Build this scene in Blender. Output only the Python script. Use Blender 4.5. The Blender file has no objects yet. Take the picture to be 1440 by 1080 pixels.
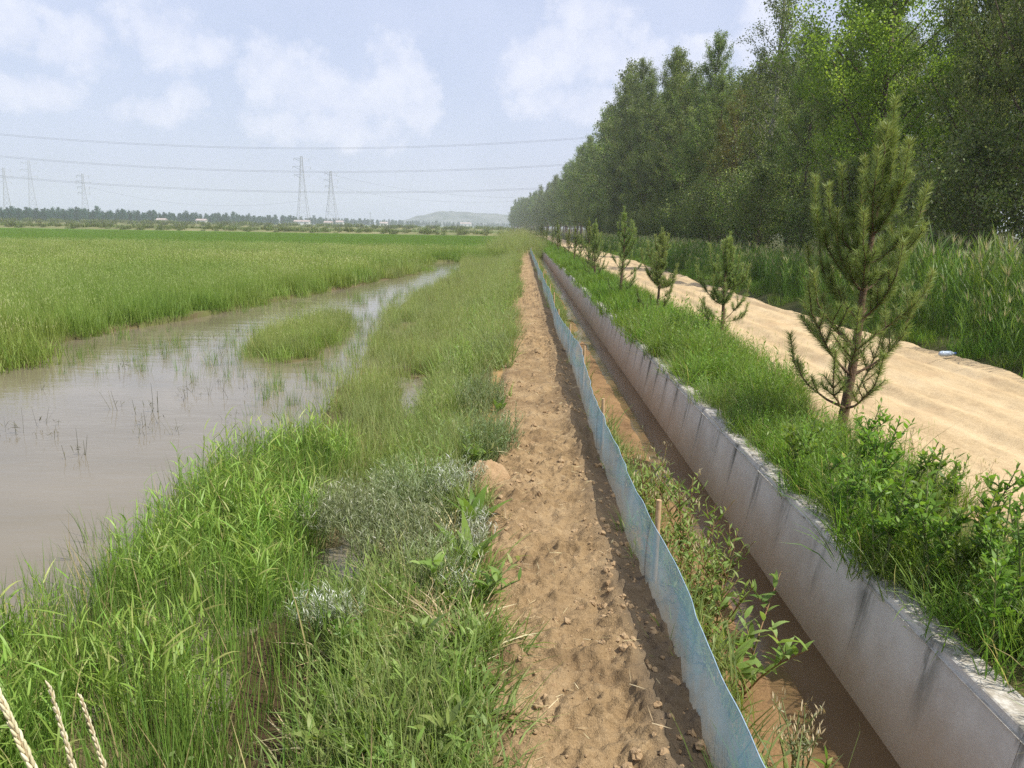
import bpy, math, random
import numpy as np
from mathutils import Vector, Matrix

SEED = 7
random.seed(SEED)
rng = np.random.default_rng(SEED)
S = bpy.context.scene
COL = S.collection
R = math.radians

# ------------------------------------------------------------------ camera
F_PX, CX, CY, H = 1100.0, 720.0, 540.0, 1.6
dY = Vector(((733 - CX) / F_PX, (CY - 319) / F_PX, 1.0)).normalized()      # path direction in camera space
n = Vector((1, -0.0164, 0)).cross(dY)
n.normalize()
if n.y < 0: n = -n
dX = Vector((1, -0.0164, 0)); dX = (dX - dY * dX.dot(dY)); dX = (dX - n * dX.dot(n)).normalized()
RIGHT = Vector((dX.x, dY.x, n.x)); UP = Vector((dX.y, dY.y, n.y)); FWD = Vector((dX.z, dY.z, n.z))
cam = bpy.data.cameras.new('camera'); cam.sensor_width = 36; cam.lens = 36 * F_PX / 1440
cam.clip_start = 0.05; cam.clip_end = 9000
camo = bpy.data.objects.new('camera', cam); COL.objects.link(camo)
mw = Matrix((RIGHT, UP, -FWD)).transposed().to_4x4(); mw.translation = (0, 0, H)
camo.matrix_world = mw
S.camera = camo

def ray(u, v):
    return RIGHT * ((u - CX) / F_PX) + UP * (-(v - CY) / F_PX) + FWD
def at(u, v, z=0.0):
    d = ray(u, v); t = (z - H) / d.z
    return (d.x * t, d.y * t)
def atd(u, v, y):
    d = ray(u, v); t = y / d.y
    return (d.x * t, y, H + d.z * t)

# ------------------------------------------------------------------ noise
def _h(xi, yi, s):
    h = (xi.astype(np.int64) * 374761393 + yi.astype(np.int64) * 668265263 + s * 974711) & 0xffffffff
    h = ((h ^ (h >> 13)) * 1274126177) & 0xffffffff
    return ((h ^ (h >> 16)) & 0xffff) / 65535.0
def vnoise(x, y, s=0):
    x = np.asarray(x, float); y = np.asarray(y, float)
    xi = np.floor(x); yi = np.floor(y); fx = x - xi; fy = y - yi
    fx = fx * fx * (3 - 2 * fx); fy = fy * fy * (3 - 2 * fy)
    a = _h(xi, yi, s); b = _h(xi + 1, yi, s); c = _h(xi, yi + 1, s); d = _h(xi + 1, yi + 1, s)
    return (a * (1 - fx) + b * fx) * (1 - fy) + (c * (1 - fx) + d * fx) * fy
def fbm(x, y, o=4, s=0):
    t = 0; amp = 0.5; tot = 0
    for i in range(o):
        t = t + amp * vnoise(x, y, s + i * 17); tot += amp
        x = np.asarray(x) * 2.03 + 5.1; y = np.asarray(y) * 2.03 + 1.7; amp *= 0.5
    return t / tot
def sstep(a, b, x):
    t = np.clip((np.asarray(x, float) - a) / (b - a), 0, 1)
    return t * t * (3 - 2 * t)
def in_poly(x, y, poly):
    x = np.asarray(x); y = np.asarray(y); r = np.zeros(x.shape, bool)
    k = len(poly)
    for i in range(k):
        x1, y1 = poly[i]; x2, y2 = poly[(i + 1) % k]
        if y1 == y2: continue
        c = ((y1 > y) != (y2 > y)) & (x < (x2 - x1) * (y - y1) / (y2 - y1) + x1)
        r ^= c
    return r

# ------------------------------------------------------------------ mesh helpers
class MB:
    def __init__(self): self.v = []; self.f = []; self.t = []; self.n = 0
    def add(self, v, f, tint=0.5):
        v = np.asarray(v, float).reshape(-1, 3); f = np.asarray(f, int)
        if len(v) == 0: return
        self.v.append(v); self.f.append(f + self.n); self.n += len(v)
        t = np.empty(len(v)); t[:] = tint; self.t.append(t)
    def mesh(self, name, mat=None, smooth=True):
        me = bpy.data.meshes.new(name)
        v = np.concatenate(self.v)
        loops = np.concatenate([f.ravel() for f in self.f])
        sizes = np.concatenate([np.full(len(f), f.shape[1]) for f in self.f])
        starts = np.concatenate([[0], np.cumsum(sizes)[:-1]])
        me.vertices.add(len(v)); me.vertices.foreach_set('co', v.ravel())
        me.loops.add(len(loops)); me.loops.foreach_set('vertex_index', loops.astype(np.int32))
        me.polygons.add(len(sizes)); me.polygons.foreach_set('loop_start', starts.astype(np.int32))
        me.update(calc_edges=True)
        me.polygons.foreach_set('use_smooth', np.full(len(sizes), smooth))
        a = me.attributes.new('tint', 'FLOAT', 'POINT')
        a.data.foreach_set('value', np.concatenate(self.t).astype(np.float32))
        if mat: me.materials.append(mat)
        me.update()
        return me
    def build(self, name, mat=None, parent=None, smooth=True, loc=None):
        return link(name, self.mesh(name, mat, smooth), parent, loc)

def link(name, data, parent=None, loc=None):
    o = bpy.data.objects.new(name, data); COL.objects.link(o)
    if parent: o.parent = parent
    if loc is not None: o.location = loc
    return o
def thing(name, label, cat, loc=(0, 0, 0), rotz=0, group=None, scale=1.0):
    o = link(name, None, None, loc); o.rotation_euler = (0, 0, rotz); o.scale = (scale,) * 3
    o.empty_display_size = .1
    return tag(o, label, cat, group)
def tag(o, label=None, cat=None, group=None, kind=None):
    if label: o['label'] = label
    if cat: o['category'] = cat
    if group: o['group'] = group
    if kind: o['kind'] = kind
    return o

def blades(mb, P, az, lean, curl, L, W, seg=3, tint=0.5, prof='blade', roll=None, power=1.3):
    """ribbons that start at P, lean away from vertical along azimuth az and droop by curl"""
    P = np.asarray(P, float).reshape(-1, 3); N = len(P)
    if N == 0: return
    b = lambda a: np.broadcast_to(np.asarray(a, float), (N,)).copy()
    az, lean, curl, L, W, tint = map(b, (az, lean, curl, L, W, tint))
    roll = rng.normal(0, .5, N) if roll is None else b(roll)
    d = np.stack([np.cos(az), np.sin(az), np.zeros(N)], 1)
    s0 = np.stack([-np.sin(az), np.cos(az), np.zeros(N)], 1)
    up = np.array([0, 0, 1.0])
    pos = P.copy(); rows = []
    for i in range(seg + 1):
        t = i / seg
        a = lean + curl * t ** power
        tan = np.sin(a)[:, None] * d + np.cos(a)[:, None] * up
        nor = np.cross(tan, s0)
        side = np.cos(roll)[:, None] * s0 + np.sin(roll)[:, None] * nor
        if prof == 'blade': w = (1 - t ** 2.2) * (0.75 + .5 * min(1, t * 3))
        elif prof == 'leaf': w = math.sin(math.pi * min(1, (t * .97 + .03)) ** .75)
        elif prof == 'stem': w = 1 - .6 * t
        else: w = 1 - t
        w = max(w, 0.04)
        rows.append((pos - side * (W * w * .5)[:, None], pos + side * (W * w * .5)[:, None]))
        if i < seg:
            a2 = lean + curl * ((i + .5) / seg) ** power
            pos = pos + (np.sin(a2)[:, None] * d + np.cos(a2)[:, None] * up) * (L / seg)[:, None]
    V = np.stack([x for r in rows for x in r], 1)      # N, 2(seg+1), 3
    k = 2 * (seg + 1)
    q = np.array([[2 * i, 2 * i + 1, 2 * i + 3, 2 * i + 2] for i in range(seg)])
    Fq = (np.arange(N)[:, None, None] * k + q[None]).reshape(-1, 4)
    mb.add(V.reshape(-1, 3), Fq, np.repeat(tint, k))
    return pos

def tube(mb, pts, rad, sides=6, tint=0.5, cap=True):
    pts = np.asarray(pts, float); m = len(pts); rad = np.broadcast_to(np.asarray(rad, float), (m,))
    tan = np.gradient(pts, axis=0); tan /= np.linalg.norm(tan, axis=1)[:, None] + 1e-9
    ref = np.array([1.0, 0, 0]) if abs(tan[0, 0]) < .8 else np.array([0, 1.0, 0])
    s = np.cross(tan, ref); s /= np.linalg.norm(s, axis=1)[:, None] + 1e-9
    u = np.cross(tan, s)
    a = np.arange(sides) / sides * 2 * math.pi
    V = pts[:, None] + rad[:, None, None] * (np.cos(a)[None, :, None] * s[:, None] + np.sin(a)[None, :, None] * u[:, None])
    i = np.arange(m - 1)[:, None] * sides; j = np.arange(sides)[None]
    F = np.stack([i + j, i + (j + 1) % sides, i + sides + (j + 1) % sides, i + sides + j], -1).reshape(-1, 4)
    mb.add(V.reshape(-1, 3), F, tint)
    if cap:
        mb.add(V[-1], np.array([list(range(sides))]), tint); mb.add(V[0], np.array([list(range(sides))[::-1]]), tint)

def box(mb, x0, x1, y0, y1, z0, z1, tint=.5):
    v = [(x0, y0, z0), (x1, y0, z0), (x1, y1, z0), (x0, y1, z0), (x0, y0, z1), (x1, y0, z1), (x1, y1, z1), (x0, y1, z1)]
    mb.add(v, [(3, 2, 1, 0), (4, 5, 6, 7), (0, 1, 5, 4), (1, 2, 6, 5), (2, 3, 7, 6), (3, 0, 4, 7)], tint)

def grid(xs, ys, zfun):
    X, Y = np.meshgrid(xs, ys)
    Z = zfun(X, Y)
    V = np.stack([X, Y, Z], -1).reshape(-1, 3)
    nx, ny = len(xs), len(ys)
    i = np.arange(ny - 1)[:, None] * nx; j = np.arange(nx - 1)[None]
    F = np.stack([i + j, i + j + 1, i + nx + j + 1, i + nx + j], -1).reshape(-1, 4)
    return V, F

# ------------------------------------------------------------------ materials
def newmat(name):
    m = bpy.data.materials.new(name); m.use_nodes = True
    nt = m.node_tree; nt.nodes.clear()
    return m, nt, nt.nodes.new('ShaderNodeOutputMaterial')
def N(nt, typ, **kw):
    nd = nt.nodes.new(typ)
    for k, v in kw.items():
        if k in nd.inputs: nd.inputs[k].default_value = v
        else: setattr(nd, k, v)
    return nd
def ramp(nt, stops):
    r = nt.nodes.new('ShaderNodeValToRGB'); e = r.color_ramp.elements
    while len(e) < len(stops): e.new(0.5)
    for el, (p, c) in zip(e, stops):
        el.position = p; el.color = (*c, 1) if len(c) == 3 else c
    return r
def noise(nt, scale, detail=4, rough=.55, vec=None, **kw):
    nd = nt.nodes.new('ShaderNodeTexNoise'); nd.inputs['Scale'].default_value = scale
    nd.inputs['Detail'].default_value = detail; nd.inputs['Roughness'].default_value = rough
    if vec: nt.links.new(vec, nd.inputs['Vector'])
    return nd
def pos_node(nt): return nt.nodes.new('ShaderNodeNewGeometry').outputs['Position']
def mixc(nt, fac, a, b, mode='MIX'):
    m = nt.nodes.new('ShaderNodeMix'); m.data_type = 'RGBA'; m.blend_type = mode
    for s, x in ((0, fac), (6, a), (7, b)):
        if hasattr(x, 'is_linked') or isinstance(x, bpy.types.NodeSocket): nt.links.new(x, m.inputs[s])
        elif s == 0: m.inputs[0].default_value = x
        else: m.inputs[s].default_value = (*x, 1)
    return m.outputs[2]
def mathn(nt, op, a, b=None, clamp=False):
    m = nt.nodes.new('ShaderNodeMath'); m.operation = op; m.use_clamp = clamp
    for i, x in enumerate((a, b)):
        if x is None: continue
        if isinstance(x, bpy.types.NodeSocket): nt.links.new(x, m.inputs[i])
        else: m.inputs[i].default_value = x
    return m.outputs[0]

def leafy(name, stops, trans=.35, rough=.5, jit=.25, patch=None, patch_scale=.5, under=None, spec=.3):
    m, nt, out = newmat(name); L = nt.links.new
    at_ = N(nt, 'ShaderNodeAttribute', attribute_name='tint')
    r = ramp(nt, stops); L(at_.outputs['Fac'], r.inputs[0])
    oi = nt.nodes.new('ShaderNodeObjectInfo')
    hsv = nt.nodes.new('ShaderNodeHueSaturation'); L(r.outputs[0], hsv.inputs['Color'])
    v = mathn(nt, 'MULTIPLY_ADD', oi.outputs['Random'], jit * 2); v.node.inputs[2].default_value = 1 - jit
    L(v, hsv.inputs['Value'])
    hh = mathn(nt, 'MULTIPLY_ADD', oi.outputs['Random'], .03); hh.node.inputs[2].default_value = .485
    L(hh, hsv.inputs['Hue'])
    c = hsv.outputs[0]
    if patch:
        nz = noise(nt, patch_scale, 3, .6, pos_node(nt))
        rr = ramp(nt, [(.42, (0, 0, 0)), (.62, (1, 1, 1))]); L(nz.outputs['Fac'], rr.inputs[0])
        f = mathn(nt, 'MULTIPLY', rr.outputs[0], .6)
        c = mixc(nt, f, c, patch)
    if under:
        g = nt.nodes.new('ShaderNodeNewGeometry')
        c = mixc(nt, mathn(nt, 'MULTIPLY', g.outputs['Backfacing'], .8), c, under)
    p = N(nt, 'ShaderNodeBsdfPrincipled'); L(c, p.inputs['Base Color'])
    p.inputs['Roughness'].default_value = rough; p.inputs['Specular IOR Level'].default_value = spec
    tr = nt.nodes.new('ShaderNodeBsdfTranslucent')
    tc = mixc(nt, .55, c, (1.0, .95, .35), 'MULTIPLY'); tc2 = mixc(nt, 1.0, tc, (1.5, 1.5, 1.5), 'MULTIPLY'); L(tc2, tr.inputs['Color'])
    mx = nt.nodes.new('ShaderNodeMixShader'); mx.inputs[0].default_value = trans
    L(p.outputs[0], mx.inputs[1]); L(tr.outputs[0], mx.inputs[2]); L(mx.outputs[0], out.inputs['Surface'])
    return m

def soil(name, c_dark, c_mid, c_light, scale=1.0, bump=.3, moist=None, rough=.95, stretch=None):
    m, nt, out = newmat(name); L = nt.links.new
    pv = pos_node(nt)
    if stretch:
        mp = N(nt, 'ShaderNodeMapping'); mp.inputs['Scale'].default_value = stretch; L(pv, mp.inputs[0]); sv = mp.outputs[0]
    else: sv = pv
    n1 = noise(nt, 2.2 * scale, 6, .62, sv); n2 = noise(nt, 28 * scale, 5, .7, pv); n3 = noise(nt, 110 * scale, 3, .7, pv)
    r = ramp(nt, [(.3, c_dark), (.5, c_mid), (.72, c_light)])
    f = mathn(nt, 'ADD', mathn(nt, 'MULTIPLY', n1.outputs['Fac'], .62), mathn(nt, 'MULTIPLY', n2.outputs['Fac'], .38)); L(f, r.inputs[0])
    r2 = ramp(nt, [(.3, (.62, .60, .57)), (.55, (1, 1, 1)), (.8, (1.25, 1.22, 1.15))]); L(n3.outputs['Fac'], r2.inputs[0])
    c = mixc(nt, .7, r.outputs[0], r2.outputs[0], 'MULTIPLY')
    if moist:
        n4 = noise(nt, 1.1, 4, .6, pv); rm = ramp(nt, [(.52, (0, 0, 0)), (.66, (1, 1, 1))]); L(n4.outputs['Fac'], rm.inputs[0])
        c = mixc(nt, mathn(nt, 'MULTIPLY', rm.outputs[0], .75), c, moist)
    p = N(nt, 'ShaderNodeBsdfPrincipled'); L(c, p.inputs['Base Color']); p.inputs['Roughness'].default_value = rough
    p.inputs['Specular IOR Level'].default_value = .15
    b = nt.nodes.new('ShaderNodeBump'); b.inputs['Strength'].default_value = bump; b.inputs['Distance'].default_value = .02
    L(mathn(nt, 'ADD', n2.outputs['Fac'], mathn(nt, 'MULTIPLY', n3.outputs['Fac'], .5)), b.inputs['Height'])
    L(b.outputs[0], p.inputs['Normal']); L(p.outputs[0], out.inputs['Surface'])
    return m

def fence_shade_strip(m):  # fence shadow painted into the path colour, over the darker soil of its lower step
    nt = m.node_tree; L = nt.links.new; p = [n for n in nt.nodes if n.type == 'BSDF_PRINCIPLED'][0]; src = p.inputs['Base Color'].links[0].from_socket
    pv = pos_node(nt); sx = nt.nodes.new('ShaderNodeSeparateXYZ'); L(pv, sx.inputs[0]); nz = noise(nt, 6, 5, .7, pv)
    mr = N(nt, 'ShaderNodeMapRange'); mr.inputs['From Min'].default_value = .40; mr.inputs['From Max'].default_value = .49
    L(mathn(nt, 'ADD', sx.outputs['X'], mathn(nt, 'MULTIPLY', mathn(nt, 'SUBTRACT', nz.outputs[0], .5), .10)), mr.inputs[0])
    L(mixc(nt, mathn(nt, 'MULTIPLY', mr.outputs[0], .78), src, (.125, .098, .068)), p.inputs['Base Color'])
def plain(name, c1, c2=None, scale=8, rough=.7, bump=.15, metallic=0, spec=.3):
    m, nt, out = newmat(name); L = nt.links.new
    nz = noise(nt, scale, 5, .6, pos_node(nt))
    r = ramp(nt, [(.3, c1), (.7, c2 or c1)]); L(nz.outputs['Fac'], r.inputs[0])
    p = N(nt, 'ShaderNodeBsdfPrincipled'); L(r.outputs[0], p.inputs['Base Color'])
    p.inputs['Roughness'].default_value = rough; p.inputs['Metallic'].default_value = metallic; p.inputs['Specular IOR Level'].default_value = spec
    b = nt.nodes.new('ShaderNodeBump'); b.inputs['Strength'].default_value = bump; b.inputs['Distance'].default_value = .01
    L(nz.outputs['Fac'], b.inputs['Height']); L(b.outputs[0], p.inputs['Normal']); L(p.outputs[0], out.inputs['Surface'])
    return m

M = {}
G1 = (.040, .085, .012); G2 = (.085, .165, .022); G3 = (.15, .23, .035)
M['paddy'] = leafy('paddy_leaf', [(0, (.08, .15, .022)), (.45, (.195, .32, .048)), (.85, (.30, .42, .09)), (1, (.42, .36, .16))], .4, .45, .2)
M['rush'] = leafy('rush_leaf', [(0, (.09, .16, .03)), (.7, (.19, .295, .055)), (.9, (.28, .34, .10)), (1, (.42, .35, .17))], .3, .5, .2)
M['sedge'] = leafy('sedge_leaf', [(0, (.12, .165, .035)), (.5, (.235, .31, .07)), (.82, (.33, .38, .125)), (.95, (.46, .44, .24)), (1, (.38, .25, .12))], .4, .55, .22, (.24, .28, .13), .8)
M['field'] = leafy('field_leaf', [(0, (.12, .18, .03)), (.55, (.225, .315, .058)), (.85, (.33, .39, .11)), (1, (.52, .51, .28))], .42, .5, .2, (.14, .25, .042), .16)
M['rice'] = leafy('rice_leaf', [(0, (.13, .22, .035)), (1, (.20, .31, .06))], .4, .5, .1)
M['lush'] = leafy('verge_leaf', [(0, (.06, .125, .014)), (.6, (.145, .255, .03)), (.95, (.23, .34, .06)), (1, (.38, .33, .15))], .45, .45, .22)
M['bank'] = leafy('bank_leaf', [(0, (.085, .145, .025)), (.6, (.20, .295, .055)), (.94, (.30, .38, .11)), (1, (.44, .40, .21))], .42, .5, .22, (.22, .27, .12), 1.2)
M['reed'] = leafy('reed_leaf', [(0, (.05, .11, .015)), (.7, (.11, .20, .03)), (.93, (.19, .27, .065)), (1, (.42, .39, .25))], .4, .45, .2)
M['dockleaf'] = leafy('broad_leaf', [(0, (.10, .19, .03)), (1, (.19, .31, .05))], .4, .4, .1)
M['weed'] = leafy('weed_leaf', [(0, (.10, .17, .03)), (.6, (.21, .30, .065)), (.9, (.29, .37, .12)), (1, (.30, .31, .11))], .42, .5, .15)
M['silver'] = leafy('silver_leaf', [(0, (.12, .165, .07)), (.5, (.235, .285, .135)), (.85, (.37, .40, .24)), (1, (.62, .62, .50))], .25, .6, .15)
M['feathery'] = leafy('feathery_leaf', [(0, (.09, .13, .05)), (.5, (.17, .23, .10)), (.85, (.27, .32, .17)), (1, (.42, .43, .27))], .3, .6, .15)
M['straw'] = leafy('dry_straw', [(0, (.30, .22, .11)), (.6, (.50, .41, .23)), (1, (.64, .56, .36))], .2, .7, .15)
M['earstraw'] = leafy('pale_ear', [(0, (.52, .45, .28)), (.6, (.66, .60, .41)), (1, (.76, .71, .54))], .2, .7, .05)
M['whitish'] = leafy('whitish_leaf', [(0, (.16, .21, .09)), (.4, (.30, .34, .20)), (.75, (.56, .57, .50)), (1, (.74, .74, .73))], .2, .6, .1)
M['deadbrush'] = leafy('dead_brush', [(0, (.35, .35, .32)), (1, (.78, .79, .79))], .1, .6, .1)
M['poplar'] = leafy('poplar_leaf', [(0, (.026, .050, .009)), (.4, (.098, .165, .026)), (.75, (.22, .31, .062)), (1, (.38, .44, .16))], .44, .45, .30, under=(.19, .22, .09), spec=.35)
M['willow'] = leafy('willow_leaf', [(0, (.11, .19, .02)), (.6, (.22, .33, .04)), (1, (.32, .42, .08))], .5, .45, .12)
M['yellowing'] = leafy('yellowing_leaf', [(0, (.075, .085, .016)), (.6, (.165, .17, .032)), (1, (.28, .25, .06))], .3, .45, .1)
M['pine'] = leafy('pine_needle', [(0, (.07, .115, .03)), (.6, (.17, .24, .065)), (.9, (.26, .34, .10)), (1, (.32, .22, .08))], .28, .45, .12)
M['farleaf'] = leafy('far_leaf', [(0, (.02, .06, .035)), (1, (.045, .11, .06))], .2, .6, .3)
M['bark'] = plain('bark', (.07, .05, .035), (.20, .16, .12), 30, .9, .5)
M['palebark'] = plain('pale_bark', (.16, .15, .12), (.36, .34, .29), 22, .85, .4)
M['pinebark'] = plain('pine_bark', (.05, .035, .022), (.17, .11, .065), 60, .9, .6)
M['redstem'] = plain('red_stem', (.20, .08, .05), (.26, .20, .08), 30, .6)
M['greenstem'] = plain('green_stem', (.10, .15, .04), (.20, .20, .08), 30, .6)
M['stake'] = plain('stake_wood', (.36, .23, .12), (.52, .36, .20), 40, .8)
M['steel'] = plain('galvanised_steel', (.24, .25, .27), (.34, .35, .37), .5, .6, .0)
M['cable'] = plain('cable', (.10, .10, .11), (.13, .13, .14), 1, .6, 0)
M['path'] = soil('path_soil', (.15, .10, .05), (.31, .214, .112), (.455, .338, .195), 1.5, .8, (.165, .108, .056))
M['mound'] = soil('mound_soil', (.25, .16, .08), (.40, .275, .155), (.52, .39, .24), 1.6, .6)
M['clod'] = soil('clod_soil', (.24, .155, .08), (.36, .25, .14), (.48, .36, .22), 3, .4)
M['road'] = soil('road_sand', (.32, .23, .125), (.485, .368, .215), (.565, .45, .285), .9, .35, (.42, .30, .17), stretch=(1.6, .35, 1))
M['ditchbed'] = soil('ditch_mud', (.15, .09, .045), (.25, .155, .075), (.34, .22, .11), 1.0, .5)

# ------------------------------------------------------------------ ground zones (world outlines, unprojected once)
Zt = -0.02
WATER_Z = -0.25
far_edge = [at(u, v, WATER_Z) for u, v in [(-260, 560), (-60, 535), (0, 525), (45, 518), (75, 500), (92, 481), (180, 464), (270, 449), (330, 436), (400, 422), (470, 409), (540, 394), (585, 386), (596, 378), (604, 369), (648, 368)]]
near_edge = [at(u, v, .12) for u, v in [(655, 371), (640, 380), (600, 393), (572, 402), (548, 418), (528, 440), (505, 470), (480, 492), (455, 525), (436, 553), (402, 572), (372, 592), (322, 608), (262, 640), (208, 690), (150, 735), (80, 775), (0, 815), (-120, 880), (-300, 980)]]
WATER = far_edge + near_edge
ISLAND = [at(u, v, .12) for u, v in [(352, 462), (372, 442), (420, 430), (470, 424), (488, 426)]] + [at(u, v, -.22) for u, v in [(484, 462), (466, 482), (440, 503), (400, 508), (362, 498)]]
A_POLY = [at(u, v, .05) for u, v in [(-260, 960), (0, 812), (80, 772), (150, 732), (208, 687), (262, 636), (322, 604), (380, 586), (480, 592), (500, 620), (470, 660), (440, 700), (436, 770), (424, 820), (360, 850), (330, 940), (345, 1010), (420, 1090), (400, 1300), (-600, 1400), (-700, 1100)]]
E_POLY = [at(u, v, -.2) for u, v in [(355, 880), (420, 845), (470, 850), (480, 960), (450, 1040), (430, 1100), (340, 1100), (315, 1000)]]
POND2 = [at(u, v, -.2) for u, v in [(545, 580), (560, 552), (580, 530), (612, 520), (618, 548), (610, 590), (580, 602)]]
POND3 = [at(u, v, -.2) for u, v in [(425, 545), (440, 510), (462, 490), (470, 510), (455, 540), (440, 560)]]
def silver_f(x, y):
    s = np.zeros_like(np.asarray(x, float))
    for cx, cy, rx, ry in SILV: s = np.maximum(s, 1 - np.sqrt(((x - cx) / rx) ** 2 + ((y - cy) / ry) ** 2))
    return s
SILV = []
for u, v, rx, ry in [(560, 720, .42, .62), (480, 700, .3, .4), (640, 740, .25, .35), (690, 570, .35, .7), (690, 520, .4, .9)]:
    x, y = at(u, v, .1); SILV.append((x, y, rx, ry))
Y_FIELD = 46.0
Y_RICE = 190.0

def ground_z(x, y):
    x = np.asarray(x, float); y = np.asarray(y, float)
    nz = fbm(x * 1.3, y * 1.3, 4, 3) - .5
    water = in_poly(x, y, WATER) & ~in_poly(x, y, ISLAND)
    z = -.245 + .12 * nz
    z = np.where(water, -.42, z)
    z = np.where(in_poly(x, y, E_POLY) * False | in_poly(x, y, POND2) | in_poly(x, y, POND3), -.34 + .1 * nz, z)
    z = np.where(in_poly(x, y, E_POLY), -.215 + .12 * nz, z)
    beyond = sstep(0, 1.2, (y - np.interp(x, FEx, FEy)))
    z = np.where(~water & (beyond > 0) & (x < -1), -.27 + .12 * beyond + .08 * nz, z)
    bank = sstep(-.95, -.22, x + .12 * (fbm(y * 1.1, x * 0 + 3, 3, 9) - .5) * 2)
    z = z * (1 - bank) + (-.05) * bank
    # right side: ditch and verge
    zr = np.where(x < .66, -.05, -.05 - .57 * sstep(.68, .98, x + .06 * (vnoise(y * 2, x * 0, 4) - .5)))
    zr = np.where(x > 1.60, -.64 + .62 * sstep(1.62, 1.70, x), zr + .03 * nz)
    zr = np.where(x > 1.78, .0 + .06 * sstep(1.8, 2.3, x) - .05 * sstep(2.4, 2.7, x) + .05 * nz, zr)
    zr = np.where((x > 2.6) & (x < 5.7), zr - .10 * sstep(2.6, 2.9, x), zr)
    zr = np.where(x > 5.7, -.10 * (1 - sstep(5.7, 6.0, x)) + .12 * sstep(5.7, 6.6, x) + .08 * nz, zr)
    z = np.where(x > .3, zr, z)
    return z
fe = sorted(far_edge)
FEx = np.array([p[0] for p in fe]); FEy = np.array([p[1] for p in fe])

def geo(a, b, k):
    return a * (b / a) ** (np.arange(1, k + 1) / k)
xs = np.concatenate([-geo(9, 1650, 55)[::-1], np.linspace(-9, -1.2, 120, endpoint=False), np.linspace(-1.2, 2, 80, endpoint=False), np.linspace(2, 9, 70), geo(9, 1650, 55)])
ys = np.concatenate([-geo(.5, 60, 12)[::-1], np.linspace(0, 14, 230, endpoint=False), np.linspace(14, 50, 200), geo(50, 2000, 60)])
V, Fc = grid(xs, ys, ground_z)
mb = MB(); mb.add(V, Fc); me = mb.mesh('ground')
x, y = V[:, 0], V[:, 1]
col = np.zeros((len(V), 4)); col[:, 3] = 1
def setc(mask, c): col[mask, :3] = c
setc(np.ones(len(V), bool), (.10, .10, .05))                         # muddy humus under plants
setc((x < -.2) & (y < Y_FIELD), (.115, .095, .05))
setc(in_poly(x, y, E_POLY), (.07, .047, .027)); setc((x < -.2) & (y > np.interp(x, FEx, FEy) + 1), (.11, .115, .045))  # E_POLY: dark reflection of the grass put into the mud colour
setc((x < -.2) & (y > Y_FIELD), (.12, .20, .04))
setc((x < -.2) & (y > Y_RICE), (.10, .13, .04))
setc((x > -.3) & (x < .7), (.33, .21, .10))
setc((x > .66) & (x < 1.65), (.22, .13, .055))
setc((x > 1.65) & (x < 2.6), (.13, .12, .05)); setc((x >= 2.6) & (x < 5.7), (.42, .30, .17))
setc((x > 5.6), (.07, .075, .03))
ca = me.color_attributes.new('ground_colour', 'FLOAT_COLOR', 'POINT'); ca.data.foreach_set('color', col.astype(np.float32).ravel())
m, nt, out = newmat('ground_earth')
a_ = N(nt, 'ShaderNodeAttribute', attribute_name='ground_colour')
n1 = noise(nt, 1.2, 6, .65, pos_node(nt)); n2 = noise(nt, 40, 4, .7, pos_node(nt))
r_ = ramp(nt, [(.3, (.65, .65, .6)), (.7, (1.3, 1.3, 1.2))]); nt.links.new(mathn(nt, 'ADD', mathn(nt, 'MULTIPLY', n1.outputs[0], .6), mathn(nt, 'MULTIPLY', n2.outputs[0], .4)), r_.inputs[0])
cc = mixc(nt, .8, a_.outputs['Color'], r_.outputs[0], 'MULTIPLY')
p_ = N(nt, 'ShaderNodeBsdfPrincipled'); nt.links.new(cc, p_.inputs['Base Color']); p_.inputs['Roughness'].default_value = .95; p_.inputs['Specular IOR Level'].default_value = .1
b_ = N(nt, 'ShaderNodeBump', Strength=.5, Distance=.03); nt.links.new(n2.outputs[0], b_.inputs['Height']); nt.links.new(b_.outputs[0], p_.inputs['Normal'])
nt.links.new(p_.outputs[0], out.inputs['Surface'])
me.materials.append(m)
tag(link('ground', me), kind='structure')

# ------------------------------------------------------------------ path (dug soil strip)
def path_z(x, y):
    e = np.minimum(sstep(-.30, -.08, x), 1 - sstep(.62, .72, x) * .35)
    z = .012 + .026 * (fbm(x * 3, y * 2.2, 3, 20) - .5) * 2
    rough = .5 + 1.1 * sstep(.46, .62, fbm(x * 1.6 + 2, y * 1.1, 3, 29)); z += .026 * rough * (np.abs(fbm(x * 7, y * 7, 3, 31) - .5) * 2) ** .8 - .014
    c = fbm(x * 16, y * 16, 3, 41); z += .036 * rough * np.clip(c - .48, 0, 1) * 2
    b1 = np.abs(fbm(x * 15, y * 15, 3, 202) - .5); z += rough * (.009 - .07 * np.minimum(b1, .13)) * (fbm(x * 4, y * 4, 2, 203) > .40)
    z += .012 * (fbm(x * 45, y * 45, 3, 55) - .5) * (.4 + 1.6 * (fbm(x * 2.5, y * 2.5, 2, 77) > .5))
    # trodden footprints down the middle
    for k in range(46):
        fy = 2.1 + k * .36 + .1 * math.sin(k * 5.1); fx = .23 + (.10 if k % 2 else -.10) + .05 * math.sin(k * 2.3)
        q = ((x - fx) / .06) ** 2 + ((y - fy) / .13) ** 2
        z = z - .013 * np.exp(-q ** 2) + .006 * np.exp(-(np.sqrt(q) - 1.35) ** 2 * 9)
    z += -.03 * sstep(.52, .62, x) * 0 + .028 * np.exp(-((x - .44) / .07) ** 2) - .03 * sstep(.47, .56, x)
    return z * e - .10 * (1 - e)
px = np.concatenate([np.linspace(-.36, .74, 121)])
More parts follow.
